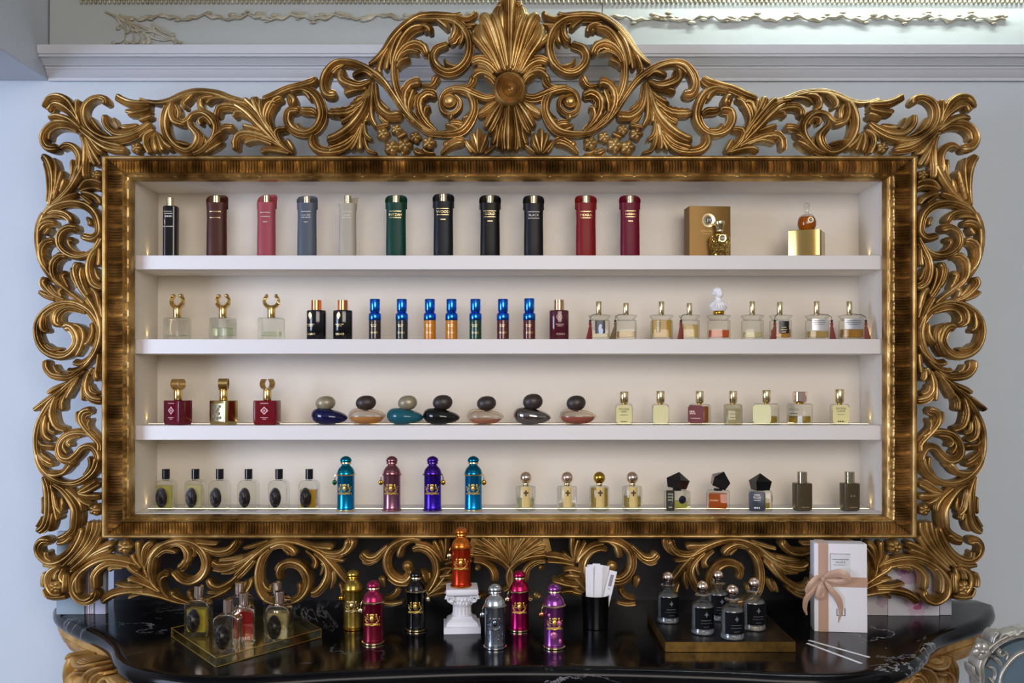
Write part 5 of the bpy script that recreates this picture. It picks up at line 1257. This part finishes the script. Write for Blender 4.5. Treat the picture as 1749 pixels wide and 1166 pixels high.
MB().lathe([(6*U, 0), (6*U, .6*U), (0, 1*U)], 20, mx=Matrix.Translation((19.1*U, -2*U, 20*U)) @ Matrix.Rotation(R(90), 4, 'Y')).build('round_seal', mat('#14120e', .2), r)
BRG = pm('bronze_glass', '#4a3f2a', .28, .25)
for px, lab, tx in ((1369.5, 'brown bottle with bright steel cap right of the gem capped bottles', 0), (1450.5, 'brown bottle with steel cap and small emblem, rightmost on the bottom shelf', 1)):
    r = root('bronze_bottle', px, YB, Z4, 8, lab, 'perfume bottle', 'brown bottles at the right end of the bottom shelf')
    h = B4-826
    MB().rbox(30*U, 24*U, [(3.5*U, 0), (.6*U, 2*U), (0, 6*U), (0, h*U), (1*U, (h+1)*U)], rad=7*U, k=5).build('body', BRG, r)
    MB().lathe([(6*U, h*U), (6.4*U, (h+2)*U)], 18).build('neck', BLACKM, r)
    cyl(8.2*U, (h+1)*U, (B4-806)*U, .0007).build('cap', pm('champagne_steel', '#b5ab90', .16, 1), r)
    it = [('d', 13*U, 1.6*U, 0, 6*U)]
    if tx: it += [('p', [((-3+q*5)*U+1.5*U*math.cos(a), 26*U+1.5*U*math.sin(a)) for a in [k*math.pi/4 for k in range(8)]]) for q in (0, 1)]
    ink(it, 'printed_text', mat('#8f8568', .35, .3), r, flat(-12.05*U))
# ================================================================ what stands on the marble
def onT(px, py, z=None): return Q(px, py, TZ if z is None else z)
def deep(p): return proj(p)[2]/FP
def tin(name, px, py, colr, label, **k):
    p = onT(px, py); u = U*1.005
    r = canister(px, p.y, TZ+.0003, u, 0, colr, label, 'metal canisters on the marble top', **k)
    r.location.x = p.x
    return r
tin('c', 603, 1073.5, '#a38a3e', 'gold canister at the left of the marble group', crestm=GOLDP, charm=-1, rough=.26)
tin('c', 637.5, 1097.5, '#6d0a24', 'dark red canister in front of the gold one', bandm=GOLDP, charm=-1, lidc='#8f1c48', rough=.28, metal=.7)
tin('c', 710.5, 1075, '#060608', 'black canister with gold crest and round charm', bandm=GOLDP, charm=1, rough=.14, metal=.1)
tin('c', 845.5, 1105.5, '#7f868e', 'silver engraved canister in front of the white column', bandm=pm('bright_silver', '#c4c8cc', .15, 1), crestm=pm('grey_steel', '#7c838c', .22, 1), charm=-1, lidc='#b5bcbe', engraved=True, charmm=pm('silver_charm', '#a9adb2', .2, 1))
tin('c', 887, 1075.5, '#9a1050', 'raspberry pink canister behind the silver one', bandm=GOLDP, charm=-1, lidc='#b01c50', rough=.22)
tin('c', 946.5, 1105, '#8e4a96', 'lilac purple canister with pink roses', bandm=GOLDP, charm=-1, rose=True, charmm=COPPER)
# white column pedestal with the orange canister on it
pc = onT(789, 1074); uc = deep(pc)
r = empty('column_pedestal', (pc.x, pc.y, TZ+.0003), R(4), 'white plaster model of a classical column with scrolled capital', 'pedestal')
PL = plaster('white_plaster', '#dfdfe4', .7, .02)
hh = .1165; q = uc
MB().rbox(62*q, 62*q, [(0, 0), (0, 10*q), (2.5*q, 10.8*q), (4*q, 11*q), (5.5*q, 16*q), (9*q, 19*q), (12.5*q, 21*q), (14.5*q, 25*q)], rad=1*q, k=2).build('base', PL, r)
mb = MB(); n = 96; rings = []
for zz, rr in ((24, 17), (25.5, 17.2), (27, 16.2), (29, 15.8), (40, 15.5), (41.5, 16.6), (43, 17)):
    rings.append([((rr-(1.3 if (k % 6) < 3 and 26 < zz < 41 else 0))*q*math.cos(2*math.pi*k/n), (rr-(1.3 if (k % 6) < 3 and 26 < zz < 41 else 0))*q*math.sin(2*math.pi*k/n), zz*q) for k in range(n)])
mb.loft(rings); mb.build('fluted_shaft', PL, r)
mb = MB()
mb.lathe([(17*q, 42.5*q), (18.5*q, 44*q), (18*q, 46*q), (21*q, 52*q), (22*q, 60*q)], 32)
for sx in (-1, 1):
    for sy in (-1, 1):
        c0 = Vector((sx*20*q, sy*19*q, 56*q)); pts = []; rs = []
        for k in range(30):
            a = -k*.42; rd = (7.6-.22*k)*q; pts.append(c0+Vector((sx*rd*math.cos(a), sy*(1.2*q-.02*k*q), rd*math.sin(-a)))); rs.append((2.6-.05*k)*q)
        mb.tube(pts, rs, 8)
for k in range(22):                                    # leaves round the bell
    a = 2*math.pi*k/22; tt = Matrix.Rotation(a, 4, 'Z')
    mb.sphere((18.6*q*math.cos(a), 18.6*q*math.sin(a), (47+1.2*(k % 2))*q), 2.6*q, 10, 6, (1, 1, 1.5))
    mb.sphere((20.4*q*math.cos(a+.14), 20.4*q*math.sin(a+.14), (53+1.6*(k % 2))*q), 2.6*q, 10, 6, (1, 1, 1.3))
mb.build('capital', PL, r)
hz = hh/q
MB().rbox(54*q, 54*q, [(3*q, 61.5*q), (1*q, 63*q), (0, 65*q), (0, (hz-1)*q), (.6*q, hz*q)], rad=1.2*q, k=2).build('abacus', PL, r)
o = canister(789, pc.y-.002, TZ+.0006+hh, U*1.005, 0, '#b8330f', 'orange red canister standing on the white column', 'metal canisters on the marble top', bandm=pm('orange_gold', '#d98a3c', .18, 1), charm=-1, lidc='#c0661c', rough=.22, metal=.75, charmm=GOLDP)
o.location.x = pc.x-.002

# brass edged glass tray with six bottles
zt = TZ
cor = [onT(*c) for c in ((293, 1087), (369.5, 1140), (549, 1088.5), (471.5, 1045))]
ctr = sum(cor, Vector())/4
TR = empty('glass_tray', ctr, 0, 'brass edged glass tray with mirrored floor set cornerwise', 'tray')
TI = Matrix.Translation(-ctr)
BRASS = pm('tray_brass', '#b79a52', .25, 1.0)
TGLASS = glassy('tray_glass', '#eef0e6', '#9a9f88')
mb = MB(); fl = [c+Vector((0, 0, .0012)) for c in cor]; mb.add(fl+[c+Vector((0, 0, .0032)) for c in cor], [(0, 1, 2, 3), (7, 6, 5, 4), (0, 4, 5, 1), (1, 5, 6, 2), (2, 6, 7, 3), (3, 7, 4, 0)])
o = mb.build('mirror_floor', pm('tray_mirror', '#ad9c58', .14, .92), TR, smooth=False); o.matrix_parent_inverse = TI
ht = .0226
for i in range(4):
    a, b = cor[i], cor[(i+1) % 4]; d = (b-a).normalized(); nn = Vector((-d.y, d.x, 0))*.0011
    mb = MB(); mb.add([a-nn+Vector((0, 0, .002)), b-nn+Vector((0, 0, .002)), b+nn+Vector((0, 0, .002)), a+nn+Vector((0, 0, .002)), a-nn+Vector((0, 0, ht)), b-nn+Vector((0, 0, ht)), b+nn+Vector((0, 0, ht)), a+nn+Vector((0, 0, ht))], [(3, 2, 1, 0), (4, 5, 6, 7), (0, 1, 5, 4), (1, 2, 6, 5), (2, 3, 7, 6), (3, 0, 4, 7)])
    o = mb.build('glass_side', TGLASS, TR, smooth=False); o.matrix_parent_inverse = TI
mb = MB()
for zz in (.0014, ht):
    for i in range(4): mb.tube([cor[i]+Vector((0, 0, zz)), cor[(i+1) % 4]+Vector((0, 0, zz))], .0014, 6)
for c in cor: mb.tube([c+Vector((0, 0, .001)), c+Vector((0, 0, ht+.001))], .0015, 6)
o = mb.build('brass_edging', BRASS, TR); o.matrix_parent_inverse = TI
CAPM = pm('silvery_rose_cap', '#e0cdc0', .16, 1.0)
zf = TZ+.0036
for px, py, lab, lev, lc, rz in ((339.5, 1083, 'oval plate bottle of yellow perfume at the left of the glass tray', 38, '#d9c53a', -4), (389.5, 1112, 'clear oval plate bottle at the front corner of the glass tray', 0, None, -4),
        (409, 1076, 'clear bottle hidden behind the red one on the glass tray', 0, None, -10), (473, 1075, 'clear bottle behind the right yellow one on the glass tray', 0, None, -10),
        (477, 1094.5, 'oval plate bottle of olive gold perfume at the right of the glass tray', 42, '#d9ca84', -5)):
    p = Q(px, py, zf)
    r = oval_bottle(px, p.y, zf, U*1.07, rz, lab, lev, lc, CAPM, group='bottles on the glass tray', w=35, h=52, d=25, gm=CLEARB)
    r.location.x = p.x
p = Q(416.5, 1098, zf)
r = oval_bottle(416.5, p.y, zf, U*1.07, 12, 'tall clear bottle of bright red perfume on the glass tray', 46, '#c40d14', CAPM, group='bottles on the glass tray', w=31, h=52, d=25, gm=CLEARB, plate=False, lines=[('t', 'PARIS', 6, 2, 8)], name='red_perfume_bottle')
r.location.x = p.x

# black plinth tray with five stoppered bottles
zb = TZ+.026
tc_ = [Q(*c, zb) for c in ((1136, 1095), (1359, 1096.5), (1297, 1041.5), (1107, 1041))]
# make it square on
y0 = (tc_[0].y+tc_[1].y)/2; y1 = y0+.30
y1 = min(y1, -.02)
x0 = tc_[0].x; x1_ = tc_[1].x
DT = empty('display_plinth', ((x0+x1_)/2, (y0+y1)/2, TZ+.0003), 0, 'low black display plinth with brass front under the five stoppered bottles', 'tray')
w_ = (x1_-x0)/2; d_ = (y1-y0)/2
MB().bbox(-w_+.001, w_-.001, -d_+.001, d_, 0, .0252, .0004).build('black_board', mat('#08080a', .3), DT)
BR2 = gilt('dull_brass', [(.3, '#5b4420'), (.7, '#8a6a30')], rough=(.32, .45), metal=.8, scale=30)
MB().bbox(-w_, w_, -d_-.0014, -d_+.0006, .0006, .0256, .0003).build('brass_front', BR2, DT)
for sx in (-1, 1): MB().bbox(sx*w_-.0009, sx*w_+.0009, -d_, d_, .0006, .0256, .0003).build('brass_side', BR2, DT)
DLAB = pm('black_label', '#06070a', .6); DLAB.node_tree.nodes['Principled BSDF'].inputs['Specular IOR Level'].default_value = .12
for px, py, lab in ((1141, 1061, 'stoppered bottle with black label apart at the left of the plinth'), (1200, 1080.5, 'stoppered bottle with black label at the left of the front pair'), (1226.5, 1057, 'stoppered bottle in the back, half hidden between the front pair'),
        (1251, 1089, 'stoppered bottle with black label nearest the brass front'), (1288, 1073.5, 'stoppered bottle with black label, rightmost on the plinth')):
    p = Q(px, py, zb); u = .00151
    r = empty('stoppered_bottle', (p.x, p.y, zb-.0003+.0003), R(8), lab, 'perfume bottle', 'five stoppered bottles on the black plinth')
    round_bottle(r, [(18.5, 0), (20, 1.6), (20.2, 6), (19.4, 8), (19.6, 46), (18, 51), (12, 55.5), (9.2, 58), (9, 62), (13, 64), (13.6, 65.5), (12, 67), (8, 67.4)], u, CLEARB, liquid('#d6d9da', '#a9afb0', .04), [(17, 9), (17.6, 10), (17.6, 44), (15, 48)])
    MB().lathe([(18*u, .8*u), (19.4*u, 2*u), (19.6*u, 6*u), (18.6*u, 8.4*u), (12*u, 7*u), (0, 6.6*u)], 32).build('glass_base', THICK, r)
    MB().lathe([(6*u, 67*u), (6*u, 71*u)], 18).build('stopper_neck', BLACKM, r)
    MB().sphere((0, 0, 79.5*u), 10.2*u, 28, 18).build('ball_stopper', ROSEG, r)
    a0 = 1.0; mb = MB(); rings = []
    for zz in (11, 47): rings.append([((20.3*u)*math.sin(-a0+2*a0*k/12), -(20.3*u)*math.cos(-a0+2*a0*k/12), zz*u) for k in range(13)])
    mb.loft(rings, closed=False, caps=(False, False)); lb = mb.build('label', DLAB, r)
    f = [(0, 41), (1.5, 38), (1, 36.8), (3, 37), (3.4, 35.4), (1.2, 34.8), (.6, 32)]; f = f+[(-x, q) for x, q in reversed(f[1:])]
    ink([('p', [(x*u, q*u) for x, q in f]), ('d', 18*u, .9*u, 0, 25.5*u), ('d', 20*u, .7*u, 0, 21*u), ('d', 10*u, .8*u, 0, 15*u)], 'printed_text', mat('#636b76', .5), lb, bend(20.35*u, .0004))

# black beaker of paper blotters
p = onT(1017, 1071); u = deep(p)
r = empty('beaker', (p.x, p.y, TZ+.0003), 0, 'black cylindrical beaker holding white scent strips', 'holder')
MB().lathe([(19*u, 0), (21*u, 1*u), (23.5*u, 55*u), (23.8*u, 56*u), (22.4*u, 56*u), (20*u, 6*u), (0, 6*u)], 40).build('beaker_body', mat('#070709', .18), r)
PAP = mat('#e4e4ea', .6)
k_ = 0
for fx, tilt, top, yo, lab in ((-17, -1, 106, -6, 'tallest white scent strip at the left in the beaker'), (-8, 1, 108, -3, 'white scent strip second from the left in the beaker'), (1, 3, 109, -5, 'white scent strip in the middle of the beaker'),
        (8, 8, 107, -1, 'white scent strip leaning right in the beaker'), (15, 14, 101, -4, 'white scent strip at the right with grey print'), (-12, 0, 107, 2, 'white scent strip behind the left ones in the beaker'), (-1, 2, 108, 4, 'white scent strip at the back of the beaker')):
    s = empty('scent_strip', (p.x+(fx*.55)*u, p.y+yo*u*1.2, TZ+.0103), 0, lab, 'paper strip', 'scent strips in the beaker')
    s.rotation_euler = (R(-3-yo*.3), R(tilt), 0)
    MB().box(-6.5*u, 6.5*u, -.0004, .0004, 0, (top-8)*u).build('paper', PAP, s, smooth=False)
    if tilt == 14:
        ink([('p', [(-3*u, 66*u), (2.5*u, 66*u), (2.5*u, 86*u), (-3*u, 86*u)]), ('t', 'RI', 5*u, 0, 60*u)], 'printed_block', mat('#8a8a92', .5), s, lambda q: (q.x, -.0007, q.z))

# white gift box with satin ribbon
b0 = onT(1391.6, 1078); b1 = onT(1481, 1080.5); b2 = onT(1377, 1064)
ex = (b1-b0); wG = ex.length; ang = math.atan2(ex.y, ex.x); dG = .055; hG = .2375
cG = b0+ex/2
G = empty('gift_box', (cG.x, cG.y, TZ+.0003), ang, 'tall white gift box tied with a beige satin ribbon and bow', 'box')
WB = mat('#d6d6de', .45)
MB().bbox(-wG/2, wG/2, 0, dG, 0, hG, .0012).build('box_body', WB, G)
MB().bbox(-wG/2-.0008, wG/2+.0008, -.0008, dG*.55, hG*.0, hG+.0008, .0008).build('lid', mat('#dcdce2', .42), G)
SAT = pm('satin_ribbon', '#b3917c', .38); SAT.node_tree.nodes['Principled BSDF'].inputs['Sheen Weight'].default_value = .3
def gx(px): return (px-1436.3)/89.4*wG
def gz(py): return (1080-py)/150*hG
mb = MB(); rx0, rx1 = gx(1398), gx(1415)
mb.bbox(rx0, rx1, -.0022, dG+.0014, -.0001, hG+.002, .0006)
mb.build('ribbon_band', SAT, G)
mb = MB(); mb.bbox(-wG/2-.0016, wG/2+.0016, -.0026, dG+.0016, gz(1003), gz(986), .0006); mb.build('ribbon_band', SAT, G)
def strip(pts, ws, name='bow_loop'):
    """satin strip swept through (x,z,out) points"""
    c = crom([[a, b, c_] for a, b, c_ in pts], 8); n = len(c); rings = []
    for i, (x, zz, yo) in enumerate(c):
        a = c[max(i-1, 0)]; b = c[min(i+1, n-1)]
        tx, tz = b[0]-a[0], b[1]-a[1]; l = math.hypot(tx, tz) or 1
        nx, nz = -tz/l, tx/l; t = i/(n-1)*(len(ws)-1); k = min(int(t), len(ws)-2); w2 = (ws[k]+(ws[k+1]-ws[k])*(t-k))/2
        ring = []
        for v in (-1, -.6, -.2, .2, .6, 1): ring.append((x+nx*w2*v, -yo-.0012*math.cos(v*3), zz+nz*w2*v))
        for v in (1, .6, .2, -.2, -.6, -1): ring.append((x+nx*w2*v, -yo-.0012*math.cos(v*3)+.0009, zz+nz*w2*v))
        rings.append(ring)
    mb = MB(); mb.loft(rings); return mb.build(name, SAT, G)
px_ = wG/89.4
kx, kz = gx(1405), gz(990)
strip([(kx, kz, .004), (kx+12*px_, kz+9*px_, .012), (kx+28*px_, kz+13*px_, .020), (kx+38*px_, kz+8*px_, .022), (kx+39*px_, kz+1*px_, .020), (kx+26*px_, kz-4*px_, .010), (kx+2*px_, kz-1*px_, .004)], [4*px_, 12*px_, 15*px_, 13*px_, 11*px_, 10*px_, 4*px_])
strip([(kx, kz, .004), (kx-10*px_, kz+3*px_, .014), (kx-22*px_, kz-8*px_, .020), (kx-27*px_, kz-20*px_, .016), (kx-18*px_, kz-22*px_, .010), (kx-2*px_, kz-2*px_, .004)], [4*px_, 10*px_, 12*px_, 10*px_, 9*px_, 4*px_])
strip([(kx, kz, .006), (kx-5*px_, kz-12*px_, .016), (kx-9*px_, kz-27*px_, .018), (kx-1*px_, kz-28*px_, .014), (kx+1*px_, kz-10*px_, .008)], [4*px_, 10*px_, 11*px_, 8*px_, 4*px_])
strip([(kx+2*px_, kz-2*px_, .005), (kx+14*px_, kz-18*px_, .012), (kx+26*px_, kz-34*px_, .010), (kx+31*px_, kz-52*px_, .005), (kx+27*px_, kz-76*px_, .003)], [5*px_, 10*px_, 11*px_, 8*px_, 1.2*px_], 'ribbon_tail')
strip([(kx-2*px_, kz-2*px_, .006), (kx-18*px_, kz-18*px_, .014), (kx-29*px_, kz-34*px_, .014), (kx-31*px_, kz-50*px_, .008), (kx-27*px_, kz-64*px_, .002)], [5*px_, 9*px_, 10*px_, 8*px_, 3*px_], 'ribbon_tail')
MB().sphere((kx, -.008, kz), 4*px_, 16, 10, (1, .9, 1.2)).build('knot', SAT, G)
MB().bbox(gx(1418), gx(1453), -.0011, -.0007, gz(980), gz(947), .0001).build('label_panel', mat('#cfd2d6', .4), G)
ink([('d', 28*px_, 1.6*px_, gx(1436), gz(957)), ('t', 'WHITE', 5.6*px_, gx(1436), gz(963)), ('d', 22*px_, 1*px_, gx(1435), gz(966))], 'printed_text', mat('#4a4a50', .5), G, lambda q: (q.x, -.0014, q.z))
fr_ = []
for a, b, c_, d in ((1418, 1453, 946.5, 947.3), (1418, 1418.8, 947, 978)): fr_.append(('p', [(gx(a), gz(d)), (gx(b), gz(d)), (gx(b), gz(c_)), (gx(a), gz(c_))]))
for a, b, c_, d in ((1429, 1430.4, 1040, 1052), (1429, 1444, 1051, 1052.2), (1442.6, 1444, 1039, 1052), (1438, 1439.4, 1040, 1050)): fr_.append(('p', [(gx(a), gz(d)), (gx(b), gz(d)), (gx(b), gz(c_)), (gx(a), gz(c_))]))
ink(fr_, 'printed_mark', mat('#4d4d54', .5), G, lambda q: (q.x, -.0013, q.z))

# two paper strips lying in front of it
for (a, b, lab) in (((1381.5, 1093.5), (1485, 1122.5), 'white paper strip lying on the marble nearer the gift box'), ((1378.5, 1098.5), (1471.5, 1133), 'white paper strip lying on the marble nearer the front edge')):
    A = onT(*a); Bp = onT(*b); d = (Bp-A); l = d.length; an = math.atan2(d.y, d.x)
    s = MB().box(0, l, -.0046, .0046, 0, .0005).build('paper_strip', PAP, smooth=False)
    s.location = (A.x, A.y, TZ+.0003); s.rotation_euler = (0, 0, an)
    tag(s, lab, 'paper strip', 'loose paper strips on the marble')

# cartons kept behind the frame
def carton(px0, px1, ytop, Yp, colr, label, th=.02, group='cartons behind the frame', rz=0):
    a = P(px0, 1050, Yp); b = P(px1, 1050, Yp); h = P(px0, ytop, Yp).z-TZ
    r = empty('carton', ((a.x+b.x)/2, Yp, TZ+.0003), R(rz), label, 'box', group); w2 = (b.x-a.x)/2
    MB().bbox(-w2, w2, 0, th, 0, h, .0008).build('box_body', mat(colr, .5), r)
    return r, w2, h
YK = CAMY+1.019*ZF
c2, w2, h2 = carton(1517, 1604.5, 930, YK, '#bdbdc6', 'white carton with pink blossom print behind the right end of the frame')
def blossom(cx, cz, rr, n=7):
    it = []
    for k in range(n):
        a = 2*math.pi*k/n+random.random(); ox, oz = cx+rr*.5*math.cos(a), cz+rr*.5*math.sin(a)
        it.append(('p', [(ox+rr*random.uniform(.35, .55)*math.cos(t), oz+rr*random.uniform(.3, .5)*math.sin(t)) for t in [q*math.pi/6 for q in range(12)]]))
    return it
s_ = w2/43.75
ink(blossom(4*s_, h2*.16, 22*s_), 'pale_blossom', mat('#b9a3b8', .6), c2, flat(-.0001)); ink(blossom(6*s_, h2*.16, 11*s_, 5), 'pink_blossom', mat('#a8527c', .6), c2, flat(-.0004))
ink(blossom(-6*s_, h2*.62, 26*s_), 'pale_blossom', mat('#a993ad', .6), c2, flat(-.0001)); ink(blossom(-14*s_, h2*.66, 12*s_, 5), 'pink_blossom', mat('#8d5a86', .6), c2, flat(-.0004))
c1, w1, h1 = carton(1440, 1516, 932, YK+.005, '#b2acae', 'white carton half hidden behind the gift box and frame')
ink(blossom(30*s_, h1*.2, 12*s_), 'pale_blossom', mat('#a58fa0', .6), c1, flat(-.0001))
carton(1605.5, 1625.5, 934, YK+.006, '#a9a9b4', 'narrow pale carton at the far right behind the frame')
YL2 = CAMY+1.024*ZF
carton(96, 144, 908, YL2, '#8596a2', 'grey blue carton behind the lower left corner of the frame')
cm_, wm, hm = carton(145, 161, 911, YL2+.004, '#8d7f86', 'striped mauve carton behind the frame between two pale ones')
ink([('p', [(wm*q-.0012, .002), (wm*q+.0012, .002), (wm*q+.0012, hm*.98), (wm*q-.0012, hm*.98)]) for q in (-.2, .3, .65)], 'printed_stripes', mat('#d3cfd8', .5), cm_, flat(-.0002))
carton(162, 180, 909, YL2+.002, '#9fa3b4', 'pale lavender carton behind the lower left of the frame, next to the dark panel')
